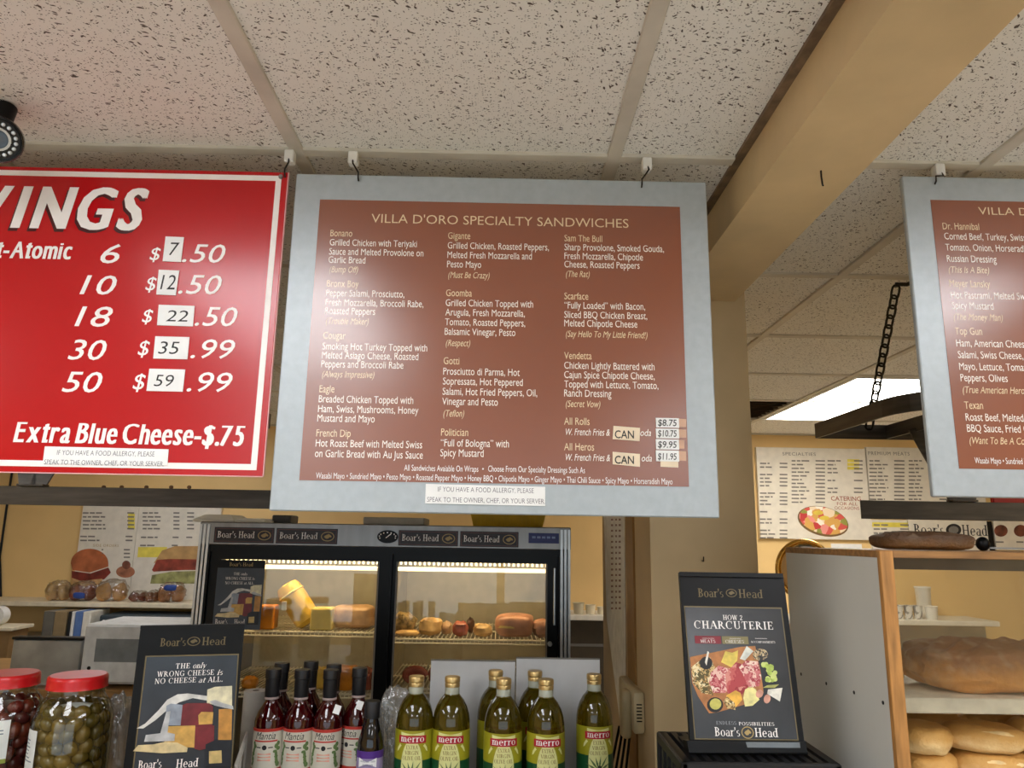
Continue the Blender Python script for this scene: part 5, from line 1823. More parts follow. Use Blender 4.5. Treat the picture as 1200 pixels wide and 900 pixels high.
# --- cheese display card
A, B = at(165, 733, Y=1.53), at(287, 731, Y=1.595)
K1 = Card(A, B - A, (0, .03, 1))
t = thing('counter_display', 'black counter display card with a cheese still life', 'display card', ((A.x + B.x) / 2, 1.56, KZ), 'counter display cards')
W = (B - A).dot(K1.U)
TL = K1.O
hh = (TL.z - KZ) / K1.V.z
bl = TL - K1.V * (hh - .004)
o = MB().poly([(0, 0), (W, 0), (W, hh - .004), (0, hh - .004)], bl, K1.U, K1.V, -K1.N, .012).build('panel', m_card, t)
MB().poly([(0, -.004), (W, -.004), (W, .02), (0, .02)], bl + K1.N * .03, K1.U, K1.V, -K1.N, .09).build('foot', m_card, t)
MB().poly([(0, 0), (W, 0), (W, .006), (0, .006)], TL - K1.V * .006 + K1.N * .004, K1.U, K1.V, -K1.N, .004).build('top_lip', m_black, t)
K1.shape([(170.5, 768.5), (280, 766), (271.5, 908), (154, 911)], 'gold_border', m_goldb, t, .0008)
sheet = K1.shape([(172, 770), (278.5, 767.7), (270, 906), (155.8, 909)], 'print_sheet', m_slate, t, .0014)
tx = MB()
K1.text(tx, "Boar's", 187.5, 757.5, 217.5, 9.5, .001, font='s')
K1.text(tx, 'Head', 236.5, 756.2, 264.5, 9.5, .001, font='s')
tx.build('brand_lettering', m_goldb, t, recalc=False)
emblem(K1.P(227, 751.5, .001), K1.U, K1.V, .024, .017, m_goldb, m_goldb, t, K1.N * .0004)
tx = MB()
K1.text(tx, 'THE', 205.5, 783.6, 222.5, 6, .002, font='s', track=.12)
K1.text(tx, 'only', 225.5, 783.2, 241, 6.5, .002, font='s', shear=.25)
K1.text(tx, 'WRONG CHEESE', 184, 793.2, 250.5, 6.2, .002, font='s', track=.1)
K1.text(tx, 'is', 254, 791, 260.5, 6.2, .002, font='s', shear=.25)
K1.text(tx, 'NO CHEESE', 181, 801.5, 229.5, 6.2, .002, font='s', track=.1)
K1.text(tx, 'at', 232, 800, 240, 6.2, .002, font='s', shear=.25)
K1.text(tx, 'ALL.', 243.5, 799.5, 261, 6.2, .002, font='s', track=.1)
tx.build('slogan', m_wlet, t, recalc=False)
tx = MB()
K1.text(tx, "Boar's", 161.5, 901.5, 189, 10, .005, font='s')
K1.text(tx, 'Head', 206, 900, 232, 10, .005, font='s')
tx.build('brand_lettering', m_wlet, t, recalc=False)


def fp(x, y):
    return K1.P(140 + (75 + 585 * x) / 5, 720 + (905 - 670 * y) / 5, .002)


cheese_art(t, fp, None, K1.N * .0003)

# --- crate and charcuterie card
CRZ = 1.40
c00, c10, c01, c11 = at(772, 851, Z=CRZ), at(949, 862, Z=CRZ), at(788, 888, Z=CRZ), at(980, 898, Z=CRZ)
qx0, qx1 = (c00.x + c01.x) / 2, (c10.x + c11.x) / 2
qy0, qy1 = (c01.y + c11.y) / 2, (c00.y + c10.y) / 2
crate = thing('milk_crate', 'upturned black plastic crate beside the bread case', 'crate', ((qx0 + qx1) / 2, (qy0 + qy1) / 2, KZ))
m_cr = mat('crate_black', (20, 20, 22), .4, var=.1)
rim = MB()
for z in (CRZ - .022, KZ, (CRZ + KZ) / 2):
    rim.bbox(qx0, qx1, qy0, qy0 + .012, z, z + .02, .003, 1).bbox(qx0, qx1, qy1 - .012, qy1, z, z + .02, .003, 1)
    rim.bbox(qx0, qx0 + .012, qy0, qy1, z, z + .02, .003, 1).bbox(qx1 - .012, qx1, qy0, qy1, z, z + .02, .003, 1)
rim.build('rim', m_cr, crate)
for k in range(11):
    x = qx0 + .006 + (qx1 - qx0 - .012) * k / 10
    for y in (qy0 + .006, qy1 - .006):
        MB().bar((x, y, KZ + .01), (x, y, CRZ - .01), .012, .008).build('upright', m_cr, crate)
for k in range(6):
    y = qy0 + .006 + (qy1 - qy0 - .012) * k / 5
    for x in (qx0 + .006, qx1 - .006):
        MB().bar((x, y, KZ + .01), (x, y, CRZ - .01), .012, .008, (0, 1, 0)).build('upright', m_cr, crate)
for k in range(14):
    x = qx0 + .012 + (qx1 - qx0 - .024) * k / 13
    MB().box(x - .005, x + .005, qy0 + .004, qy1 - .004, CRZ - .012, CRZ - .002).build('top_slat', m_cr, crate)
BLp = at(809, 882, Z=CRZ + .0)
BRp = at(945, 883, Z=CRZ + .0)
ym = (BLp.y + BRp.y) / 2 + .0
TLp = at(796, 670.5, Y=ym + .055)
BLp = at(809, 881, Y=ym)
U2 = at(917, 672.5, Y=ym + .055) - TLp
U2 = Vector((U2.x, 0, U2.z * .6))
K2 = Card(BLp, U2, TLp - BLp)
t = thing('counter_display', 'black counter display card about charcuterie standing on the crate', 'display card', ((qx0 + qx1) / 2, ym, CRZ), 'counter display cards')
K2.plate([(796, 670.5), (917.5, 672.5), (944, 880), (809.5, 880)], 'panel', m_card, t, 0, .01)
K2.plate([(796.5, 670), (917.5, 672), (917.8, 677), (796.6, 675)], 'top_lip', m_black, t, .006, .006)
K2.plate([(805, 868), (944.5, 869), (946, 882), (807.5, 882)], 'foot', m_card, t, .012, .03)
K2.plate([(874, 869.5), (937, 870), (938, 876.5), (876, 876)], 'clear_tab', mat('grey_tab', (110, 116, 120), .2), t, .0135, .0015)
MB().box(BLp.x + .0, BRp.x, ym - .004, min(qy1, ym + .09), CRZ, CRZ + .004).build('base_plate', m_card, t)
MB().bar((BLp.x + .1, ym + .085, CRZ + .004), (BLp.x + .09, ym + .062, CRZ + .22), .06, .004).build('easel_leg', m_card, t)
K2.shape([(801.5, 710), (916, 712), (936, 868), (814, 866.5)], 'gold_border', m_goldb, t, .0008)
K2.shape([(802.5, 711.5), (915, 713.5), (934.5, 866.5), (815.3, 865)], 'print_sheet', m_slate2, t, .0014)
tx = MB()
K2.text(tx, "Boar's", 818.5, 699.5, 848, 10, .001, font='s')
K2.text(tx, 'Head', 866, 700.5, 894.5, 10, .001, font='s')
tx.build('brand_lettering', m_goldb, t, recalc=False)
emblem(K2.P(857, 695, .001), K2.U, K2.V, .02, .0145, m_goldb, m_goldb, t, K2.N * .0004)
tx = MB()
K2.text(tx, 'HOW 2', 847.5, 726.3, 870.5, 5.6, .002, font='s', track=.08)
K2.text(tx, 'CHARCUTERIE', 813.5, 736.3, 906.5, 9, .002, font='s', track=.1)
tx.build('title', m_wlet, t, recalc=False)
tx = MB()
K2.text(tx, "Boar's", 838, 862.5, 867.5, 10.5, .002, font='s')
K2.text(tx, 'Head', 885, 863.5, 912.5, 10.5, .002, font='s')
K2.text(tx, 'POSSIBILITIES' if 'Q' in SER else 'POSSIBILITIES', 866, 850, 907.5, 4, .002, font='s', track=.1)
tx.build('brand_lettering', m_wlet, t, recalc=False)
tx = MB()
K2.text(tx, 'ENDLESS', 839.5, 849, 863, 4, .002, font='s', track=.14)
tx.build('tagline', mat('grey_tagline', (150, 152, 156), .5), t, recalc=False)
emblem(K2.P(876, 858.5, .002), K2.U, K2.V, .021, .019, m_gold, m_gold, t, K2.N * .0004)
K2.shape([(813.8, 745), (844.5, 745.5), (845.5, 754.5), (814.8, 754)], 'meats_band', mat('crimson_band', (132, 30, 44), .4), t, .002)
K2.shape([(845.7, 745.5), (876.5, 746), (877.5, 755), (846.7, 754.5)], 'cheeses_band', mat('olive_band', (126, 116, 74), .4), t, .002)
tx = MB()
K2.text(tx, 'MEATS', 821, 753, 838.5, 3.6, .0024, font='s', track=.1)
K2.text(tx, 'CHEESES', 850, 753.4, 872, 3.6, .0024, font='s', track=.1)
for y, a, b in ((748.3, 823, 837), (748.6, 855, 868), (748.6, 885, 899)):
    K2.text(tx, 'IIIIIIIIII'.replace('I', 'n'), a, y, b, 1.2, .0024, font='s')
K2.text(tx, 'ACCOMPANIMENTS', 880, 753.5, 908.5, 2.6, .0024, font='s', track=.1)
tx.build('band_lettering', m_wlet, t, recalc=False)
ART = [
    ('board_print', [(808.5, 770), (868, 758), (885, 757), (892, 790), (895, 812), (875, 825), (840, 835), (831, 836), (818, 816), (811, 800)], (176, 116, 66), 1),
    ('crackers_print', [(810, 782), (820, 774), (832, 770), (838, 782), (832, 798), (836, 815), (822, 812), (812, 800)], 'cr', 2),
    ('bowl_print', ell_px(827.5, 777, 7.5, 7.5, 18), (28, 26, 26), 3),
    ('spoon_print', [(826, 776), (828, 780), (831, 764), (829, 763)], (226, 222, 210), 4),
    ('salami_folds_print', [(831, 800), (833, 788), (842, 780), (856, 784), (862, 800), (850, 812), (836, 812)], 'sa', 3),
    ('prosciutto_print', [(850, 790), (862, 776), (876, 780), (880, 800), (868, 816), (852, 812)], 'pr', 4),
    ('salami_slices_print', [(866, 782), (874, 774), (888, 775), (892, 792), (890, 804), (878, 806)], 'sa', 5),
    ('cheese_leaves_print', [(845, 776), (850, 763), (858, 765), (865, 762), (864, 774), (857, 782)], (222, 196, 92), 5),
    ('cheese_wedge_print', [(867, 772), (875, 757), (883, 763), (873, 774)], (214, 216, 206), 5),
    ('nuts_print', ell_px(891, 767, 9, 7, 18), 'nu', 3),
    ('fig_cheese_print', [(900, 808), (917, 806), (914, 822), (899, 813)], (232, 228, 216), 3),
    ('pear_print', [(894, 806), (899, 803), (913, 802), (908, 806)], (170, 170, 90), 4),
    ('pickle_bowl_print', ell_px(838, 826, 9.5, 9, 18), (22, 22, 20), 4),
    ('pickles_print', ell_px(838.5, 825, 6.8, 6.6, 18), (196, 190, 96), 5),
    ('yellow_wedge_print', [(851, 815), (862, 809), (868, 812), (870, 820), (862, 829), (854, 828)], (232, 178, 70), 5),
    ('crackers_pile_print', [(848, 822), (852, 816), (861, 824), (862, 832), (852, 830)], 'cr', 6),
    ('pale_cheese_print', [(873, 808), (880, 804), (886, 808), (890, 820), (882, 827), (873, 828), (871, 818)], (230, 220, 150), 5),
    ('fig_print', ell_px(890, 813, 4.2, 5, 14, .5), (206, 150, 130), 6),
    ('fig_print', ell_px(899, 819, 4, 5.4, 14, .2), (206, 150, 130), 6),
]
PM = {'cr': patches('print_crackers', [(210, 180, 120), (120, 92, 50), (236, 220, 176), (170, 130, 74), (90, 80, 40)], 160),
      'sa': patches('print_salami', [(206, 120, 120), (232, 190, 176), (166, 60, 70), (240, 216, 200), (190, 90, 96)], 140),
      'pr': patches('print_prosciutto', [(176, 66, 70), (196, 96, 92), (150, 44, 52), (214, 140, 128)], 90),
      'nu': patches('print_nuts', [(40, 38, 38), (44, 40, 40), (170, 140, 100), (40, 38, 38), (210, 190, 150)], 190)}
for nm, pts, c, lv in ART:
    K2.shape(pts, nm, PM[c] if isinstance(c, str) else mat('art_%s' % nm, c, .4, var=.12, vs=80), t, .002 + .0002 * lv)
grg = random.Random(2)
for k in range(22):
    K2.shape(ell_px(900 + grg.uniform(-6, 9), 787 + grg.uniform(-9, 10), 2.8, 2.8, 10), 'grape_print', mat('grape_print', (176, 196, 92), .4, var=.15, vs=90) if k % 2 else mat('grape_print2', (204, 214, 128), .4), t, .0022 + .0001 * k)

# ------------------------------------------------------------------ jars
m_glass = film('jar_glass', (240, 244, 238), .05, .01)
m_lid = mat('red_jar_lid', (198, 24, 28), .3, var=.05)


def jar(px, py, rpx, Y, kind, label, seed):
    k = (Y * .985) / FPX
    c = at(px, py, Y=Y)
    top = c.z
    R = rpx * k
    H = top - KZ
    t = thing('olive_jar', label, 'jar', (c.x, Y, KZ), 'big glass jars with red lids')
    X, Z0 = c.x, KZ
    lid_r = R * .765
    hl = .024
    MB().lathe([(0, H), (lid_r * .93, H), (lid_r * .985, H - .003), (lid_r, H - .008), (lid_r, H - hl + .003), (lid_r * 1.02, H - hl), (lid_r * .95, H - hl)], 36, (X, Y, Z0)).build('lid', m_lid, t, smooth=True)
    prof = [(lid_r * .93, H - hl - .0), (lid_r * .93, H - hl - .014), (R * .9, H - hl - .034), (R, H - hl - .06), (R, .02), (R * .95, .004), (0, .002)]
    MB().lathe(prof, 40, (X, Y, Z0)).build('glass', m_glass, t, smooth=True)
    core = mat('brine_' + kind, (92, 78, 30) if kind == 'green' else (70, 22, 20), .3, var=.2)
    MB().lathe([(0, H - hl - .03), (R * .66, H - hl - .04), (R * .66, .02), (0, .02)], 24, (X, Y, Z0)).build('brine', core, t, smooth=True)
    cols = [(112, 90, 34), (98, 80, 28), (126, 100, 42)] if kind == 'green' else [(112, 42, 34), (92, 34, 34), (132, 56, 40)]
    ms_ = [mat('olive_%s_%d' % (kind, i), c_, .25, var=.15, vs=30, coat=.3) for i, c_ in enumerate(cols)]
    protos = [MB().ell((X, Y, Z0), (.0175, .0135, .0135), 12, 8).build('olive', m, t, smooth=True) for m in ms_]
    rg = random.Random(seed)
    first = [True] * 3
    nl = 10
    for l in range(nl):
        z = .035 + l * (H - hl - .075) / (nl - 1)
        for q in range(13):
            a = 2 * math.pi * (q + .5 * (l % 2) + rg.uniform(-.15, .15)) / 13
            i = rg.randrange(3)
            o = protos[i]
            if not first[i]:
                o = o.copy()
                COL.objects.link(o)
            first[i] = False
            rr = (R - .0175) * (.9 if l == nl - 1 else 1)
            o.parent = t
            o.location = (rr * math.cos(a), rr * math.sin(a), z + rg.uniform(-.003, .003))
            o.rotation_euler = (rg.uniform(-.5, .5), rg.uniform(-1.4, 1.4), a + math.pi / 2 + rg.uniform(-.3, .3))
            s = rg.uniform(.88, 1.06)
            o.scale = (s, s, s)
    return t, X, Y, R, H


def wrap(mb, X, Y, R, a0, a1, z0, z1, n=16):
    return mb.lathe([(R, z0), (R, z1)], n, (X, Y, 0), math.radians(a0), math.radians(a1))


def jar_label(t, X, Y, R, a0, a1, z0, z1, rows):
    o = wrap(MB(), X, Y, R + .0008, a0, a1, z0, z1).build('label', mat('label_white', (226, 228, 222), .5), t, recalc=False)
    wrap(MB(), X, Y, R + .0011, a0, a1, z0, z0 + .008).build('label_band', mat('label_green', (150, 160, 70), .5), o, recalc=False)
    pr = MB()
    rg = random.Random(rows)
    z = z1 - .02
    while z > z0 + .02:
        b = a0 + (a1 - a0) * rg.uniform(.6, .9)
        wrap(pr, X, Y, R + .0011, a0 + (a1 - a0) * .12, b, z, z + .0022, 8)
        z -= .0062
    pr.build('small_print', mat('label_print', (120, 128, 140), .6), o, recalc=False, kind='stuff')
    return o


t, X, Y, R, H = jar(92.5, 790, 39.5, 1.62, 'green', 'big jar of green olives with a red lid', 3)
jar_label(t, X, Y, R, 200, 246, at(60, 903, Y=1.6).z, at(60, 850, Y=1.6).z, 4)
t, X, Y, R, H = jar(12, 788, 39.5, 1.66, 'red', 'big jar of dark red olives with a red lid at the left edge', 5)
o = jar_label(t, X, Y, R, 262, 312, at(20, 895, Y=1.6).z, at(20, 844, Y=1.6).z, 6)
o = jar_label(t, X, Y, R, 225, 262, at(20, 895, Y=1.6).z, at(20, 848, Y=1.6).z, 7)
e = MB()
for q in range(3):
    a = math.radians(256 + q * 6)
    e.ell((X + (R + .001) * math.cos(a), Y + (R + .001) * math.sin(a), at(5, 846 + q * 1.5, Y=1.6).z), (.009, .002, .005), 10, 6)
e.build('label_picture', mat('label_olive_pic', (150, 84, 34), .5), o)

# ------------------------------------------------------------------ bottles


def cyl_poly(mb, pts, X, Y, Z, R):
    """flat print wrapped round a bottle: (along the girth from the front, height)"""
    cx = sum(p[0] for p in pts) / len(pts)
    cy = sum(p[1] for p in pts) / len(pts)
    f = lambda x, z: (X + R * math.sin(x / R), Y - R * math.cos(x / R), Z + z)
    n = len(pts)
    K = 5
    vs, fs = [f(cx, cy)], [(0, i + 1, (i + 1) % n + 1) for i in range(n)]
    for k in range(1, K + 1):
        vs += [f(cx + (p[0] - cx) * k / K, cy + (p[1] - cy) * k / K) for p in pts]
        if k < K:
            a, b = 1 + (k - 1) * n, 1 + k * n
            fs += [(a + i, b + i, b + (i + 1) % n, a + (i + 1) % n) for i in range(n)]
    mb.add(vs, fs)


def cyl_map(X, Y, Z, R, h):
    return lambda x, y: Vector((X + R * math.sin(x / R), Y - R * math.cos(x / R), Z + h + y))


m_cap = mat('black_capsule', (18, 18, 22), .42, var=.1)
m_vine = mat('red_vinegar_glass', (74, 4, 8), .05, var=.05, trans=.5, coat=.5)
m_ldark = mat('label_paper', (206, 200, 184), .5, var=.04)
m_lred = mat('label_red', (186, 50, 38), .5)
m_leaf = mat('label_leaf', (92, 116, 66), .5, var=.2, vs=60)
m_lpink = mat('label_pink', (214, 150, 130), .5, var=.1, vs=60)
HV = at(355, 783.5, Y=1.74).z - KZ
RV = .032


def vinegar(loc):
    X, Y, Z = loc
    t = thing('vinegar_bottle', 'x', 'bottle', loc, 'red vinegar bottles with black capsules')
    H, R = HV, RV
    MB().lathe([(0, .004), (R * .7, .002), (R * .96, .004), (R, .012), (R, H - .107), (R * .97, H - .1), (R * .82, H - .087), (R * .56, H - .074), (R * .43, H - .066), (.0135, H - .056), (.0135, H - .02)], 28, loc).build('bottle_glass', m_vine, t, smooth=True)
    MB().lathe([(.0145, H - .06), (.0152, H - .058), (.0158, H - .02), (.0172, H - .0185), (.0172, H - .004), (.0165, H - .0005), (.008, H), (0, H)], 24, loc).build('capsule', m_cap, t, smooth=True)
    MB().lathe([(.0152, H - .062), (.0158, H - .061), (.0158, H - .0575), (.015, H - .057)], 20, loc).build('neck_ring', mat('clear_ring', (170, 150, 146), .2), t)
    lt, lb = H - .117, .085
    lab_ = wrap(MB(), X, Y, R + .0006, 190, 350, Z + lb, Z + lt, 20).build('label', m_ldark, t, recalc=False)
    wrap(MB(), X, Y, R + .0009, 190, 350, Z + lt - .006, Z + lt, 20).build('label_band', m_lred, lab_, recalc=False)
    wrap(MB(), X, Y, R + .0009, 190, 350, Z + lb, Z + lb + .007, 20).build('label_band', m_lred, lab_, recalc=False)
    wrap(MB(), X, Y, R + .0009, 225, 318, Z + lt - .026, Z + lt - .023, 14).build('label_band', m_lred, lab_, recalc=False)
    tx = MB()
    letters(tx, 'Mantia', None, None, None, .014, .044, shear=.35, bold=0, align='c', mapf=cyl_map(X, Y, Z, R + .0012, lt - .0205))
    cyl_poly(tx, ring(12, .005, .005, 0, lt - .037), X, Y, Z, R + .0012)
    for s in (-1, 1):
        cyl_poly(tx, [(s * .008, lt - .038), (s * .018, lt - .038), (s * .018, lt - .036), (s * .008, lt - .036)], X, Y, Z, R + .0012)
    tx.build('brand_lettering', m_ink, lab_, recalc=False)
    rg = random.Random(3)
    for s in (-1, 1):
        lf = MB()
        for k in range(9):
            cyl_poly(lf, ring(8, rg.uniform(.003, .0055), rg.uniform(.003, .0055), s * (.026 + rg.uniform(-.004, .005)), lt - .03 - k * .0052), X, Y, Z, R + .001)
        lf.build('vine_leaves_print', m_leaf, lab_, recalc=False)
    pk = MB()
    for k in range(3):
        cyl_poly(pk, [(-.014, lt - .052 - k * .006), (.014, lt - .052 - k * .006), (.014, lt - .048 - k * .006), (-.014, lt - .048 - k * .006)], X, Y, Z, R + .001)
    pk.build('small_print', m_lpink, lab_, recalc=False)
    return t


VB = [(321, 784.8, 'black-capped red vinegar bottle, leftmost of the front three', .05), (355, 783.6, 'black-capped red vinegar bottle, middle of the front three', -.05),
      (388.5, 783.6, 'black-capped red vinegar bottle, rightmost of the front three', .0), (330.5, 781.8, 'red vinegar bottle behind the leftmost front one', .06),
      (364.5, 780.7, 'red vinegar bottle behind the middle front one', -.04), (391.5, 781.6, 'red vinegar bottle behind the rightmost front one', .2),
      (422, 781.6, 'red vinegar bottle with a tilted white sticker, at the right of the group', -.5)]
vp = None
vrow = []
for px, py, labl, rz in VB:
    d = at(px, py, Z=KZ + HV)
    vrow.append(d)
for i, (px, py, labl, rz) in enumerate(VB):
    Y = (1.735, 1.735, 1.735, 1.815, 1.843, 1.803, 1.765)[i]
    p = at(px, py, Y=Y)
    if vp is None:
        vp = vinegar((p.x, Y, KZ))
        vp['label'] = labl
        vp.rotation_euler = (0, 0, rz)
    else:
        o = dup(vp, (p.x, Y, KZ), rz, labl)
        if i == 6:
            pass
for (px, py, Y, i) in ((421.5, 826.5, 1.743, 6), (395, 831.5, 1.715, 2)):
    p = at(px, py, Y=Y)
    o = MB().poly([(-.007, -.009), (.007, -.009), (.007, .009), (-.007, .009)], p, Vector((.96, 0, -.28)), Vector((.28, .2, .94)), None, .0008)
    o = o.build('price_tag', m_paper, None, p)
    tag(o, 'small white price tag on the neck of the ' + ('right-hand' if i == 6 else 'third front') + ' vinegar bottle', 'price tag', 'price tags on vinegar bottles')

# small dark bottle with a purple label
pb_ = at(437, 821, Y=1.69)
HP = pb_.z - KZ
t = thing('glaze_bottle', 'small dark bottle with a purple label beside the vinegar', 'bottle', (pb_.x, 1.69, KZ))
RP = .0275
MB().lathe([(0, .003), (RP * .95, .003), (RP, .01), (RP, HP - .09), (RP * .96, HP - .078), (RP * .68, HP - .05), (.0145, HP - .036), (.0145, HP - .01)], 26, (pb_.x, 1.69, KZ)).build('bottle_glass', mat('dark_glaze', (14, 10, 12), .06, coat=.4), t, smooth=True)
MB().lathe([(.0155, HP - .034), (.0165, HP - .033), (.0165, HP - .002), (.0155, HP), (0, HP)], 24, (pb_.x, 1.69, KZ)).build('cap', m_cap, t, smooth=True)
lab_ = wrap(MB(), pb_.x, 1.69, RP + .0006, 185, 355, KZ + .04, KZ + HP - .094, 18).build('label', mat('label_mauve', (150, 136, 172), .5), t, recalc=False)
wrap(MB(), pb_.x, 1.69, RP + .0009, 185, 355, KZ + HP - .108, KZ + HP - .094, 18).build('label_band', mat('label_purple', (78, 40, 128), .5), lab_, recalc=False)
wp = MB()
cyl_poly(wp, [(-.021, HP - .125), (.019, HP - .125), (.019, HP - .107), (-.021, HP - .107)], pb_.x, 1.69, KZ, RP + .0012)
wp.build('name_patch', m_paper, lab_, recalc=False)
wp = MB()
for k, (a, b) in enumerate(((-.018, .014), (-.012, .01))):
    letters(wp, 'nnnn nn', None, None, None, .005, b - a, font='s', align='c', mapf=cyl_map(pb_.x, 1.69, KZ, RP + .0015, HP - .1145 - k * .007))
wp.build('small_print', mat('label_print', (120, 128, 140), .6), lab_, recalc=False)
wp = MB()
for k in range(6):
    cyl_poly(wp, ring(10, .006, .006, -.012 + .006 * k, HP - .15 - .004 * (k % 2)), pb_.x, 1.69, KZ, RP + .0011)
wp.build('grapes_print', mat('label_grapes', (54, 54, 84), .5), lab_, recalc=False)

# olive oil
m_oil = mat('olive_oil_glass', (122, 104, 14), .04, var=.03, trans=.8, coat=.3)
m_caps = mat('gold_cap', (196, 168, 112), .3, .75, var=.08)
m_oly = mat('label_yellow_green', (158, 152, 30), .45, var=.06)
m_olg = mat('label_deep_green', (18, 74, 40), .45, var=.08)
m_olp = mat('label_pale', (222, 220, 150), .45, var=.04)
m_olr = mat('label_crimson', (178, 20, 44), .45)
m_olt = mat('label_gold_ink', (128, 96, 24), .5)
HO = at(531, 792, Y=1.72).z - KZ
RO = .0405


def oil(loc):
    X, Y, Z = loc
    t = thing('olive_oil_bottle', 'x', 'bottle', loc, 'olive oil bottles with gold caps')
    H, R = HO, RO
    MB().lathe([(0, .006), (R * .6, .003), (R * .95, .004), (R, .014), (R, H - .1), (R * .985, H - .088), (R * .93, H - .074), (R * .82, H - .06), (R * .64, H - .047), (R * .46, H - .039), (.0152, H - .034), (.0152, H - .004)], 32, loc).build('bottle_glass', m_oil, t, smooth=True)
    MB().lathe([(.0135, H - .021), (.0162, H - .021), (.0165, H - .014), (.0155, H - .0125), (.0168, H - .011), (.0168, H - .002), (.0155, H), (0, H)], 24, loc).build('cap', m_caps, t, smooth=True)
    MB().lathe([(.0153, H - .0375), (.0158, H - .036), (.0156, H - .021), (.0153, H - .0205)], 24, loc).build('neck_glass', mat('clear_neck', (176, 178, 160), .08, spec=.8), t, smooth=True)
    lt, lb = H - .103, .012
    lab_ = wrap(MB(), X, Y, R + .0006, 180, 360, Z + lt - .058, Z + lt, 24).build('label', m_oly, t, recalc=False)
    wrap(MB(), X, Y, R + .0006, 180, 360, Z + lb, Z + lt - .058, 24).build('label_base', m_olg, lab_, recalc=False)
    e = MB()
    cyl_poly(e, [(-.026, lt - .011), (.026, lt - .011), (.026, lt - .003), (-.026, lt - .003)], X, Y, Z, R + .0009)
    cyl_poly(e, ring(24, .0235, .056, 0, lt - .072), X, Y, Z, R + .0010)
    e.build('label_field', m_olp, lab_, recalc=False)
    for s in (-1, 1):
        q = MB()
        cyl_poly(q, [(s * .024, lt - .03), (s * .028, lt - .026), (s * .034, lt - .034), (s * .036, lt - .042), (s * .032, lt - .04), (s * .028, lt - .034)], X, Y, Z, R + .0009)
        q.build('scroll_print', m_olp, lab_, recalc=False)
    q = MB()
    for k in range(6):
        x0, x1 = -.031 + k * .062 / 6, -.031 + (k + 1) * .062 / 6
        cyl_poly(q, [(x0, lt - .0245), (x1, lt - .0245), (x1, lt - .0095), (x0, lt - .0095)], X, Y, Z, R + .0013)
    q.build('brand_panel', m_olr, lab_, recalc=False)
    q = MB()
    letters(q, 'merro', None, None, None, .0135, .052, font='s', align='c', mapf=cyl_map(X, Y, Z, R + .0016, lt - .0215))
    q.build('brand_lettering', m_wlet, lab_, recalc=False)
    q = MB()
    for k, (s, w) in enumerate((('EXTRA', .025), ('VIRGIN', .029), ('OLIVE OIL', .04))):
        letters(q, s, None, None, None, .0075, w, font='s', align='c', mapf=cyl_map(X, Y, Z, R + .0014, lt - .0355 - k * .0105))
    q.build('label_lettering', m_olt, lab_, recalc=False)
    q = MB()
    for (a, b, c, d) in ((0, -.088, -.022, -.062), (0, -.088, -.008, -.06), (0, -.088, .004, -.058), (0, -.088, .02, -.06), (0, -.088, .03, -.072), (0, -.088, -.03, -.074)):
        dx, dy = c - a, d - b
        l = math.hypot(dx, dy)
        nx, ny = -dy / l * .0022, dx / l * .0022
        cyl_poly(q, [(a, lt + b), (a + dx * .5 + nx, lt + b + dy * .5 + ny), (c, lt + d), (a + dx * .5 - nx, lt + b + dy * .5 - ny)], X, Y, Z, R + .0014)
    q.build('leaves_print', m_leaf, lab_, recalc=False)
    q = MB()
    for (x, z, r) in ((-.013, -.093, .006), (.001, -.083, .006), (.005, -.1, .0065), (-.004, -.108, .006), (.017, -.096, .005)):
        cyl_poly(q, ring(12, r * .85, r, x, lt + z), X, Y, Z, R + .0017)
    q.build('olives_print', mat('label_olive_dark', (40, 52, 34), .4), lab_, recalc=False)
    return t


OB = [(488.5, 791.3, 1.715, 'gold-capped olive oil bottle at the left end of the row', -.02), (530.5, 792, 1.715, 'gold-capped olive oil bottle, second from the left end', .02),
      (590.5, 793.5, 1.70, 'gold-capped olive oil bottle in the middle of the front row', .05), (640, 793.3, 1.70, 'gold-capped olive oil bottle right of the middle one', .05),
      (696, 786.6, 1.77, 'gold-capped olive oil bottle standing alone at the right end', .12), (581, 788.5, 1.80, 'olive oil bottle hidden behind the middle front one', .3), (627, 787.2, 1.80, 'olive oil bottle hidden behind the one right of middle', .2)]
op = None
for px, py, Y, labl, rz in OB:
    p = at(px, py, Y=Y)
    if op is None:
        op = oil((p.x, Y, KZ))
        op['label'] = labl
    else:
        dup(op, (p.x, Y, KZ), rz, labl)

# ------------------------------------------------------------------ white boards behind the oil
for i, (x0, x1, y0, y1, labl) in enumerate(((505, 604, 775.5, 774.5, 'white board behind the left oil bottles'), (605, 703, 772, 773, 'white board behind the right oil bottles'))):
    Y = 1.868 - .006 * i
    a, b = at(x0, y0, Y=Y), at(x1, y1, Y=Y)
    t = thing('backing_board', labl, 'board', ((a.x + b.x) / 2, Y, KZ), 'white boards behind the olive oil')
    MB().bbox(a.x, b.x, Y, Y + .004, KZ, (a.z + b.z) / 2, .001, 1).build('sheet', mat('grey_white_board', (206, 206, 206), .45, var=.05, vs=9), t)
    MB().box(a.x, b.x, Y - .001, Y + .005, (a.z + b.z) / 2, (a.z + b.z) / 2 + .003).build('top_edge', m_grey, t)
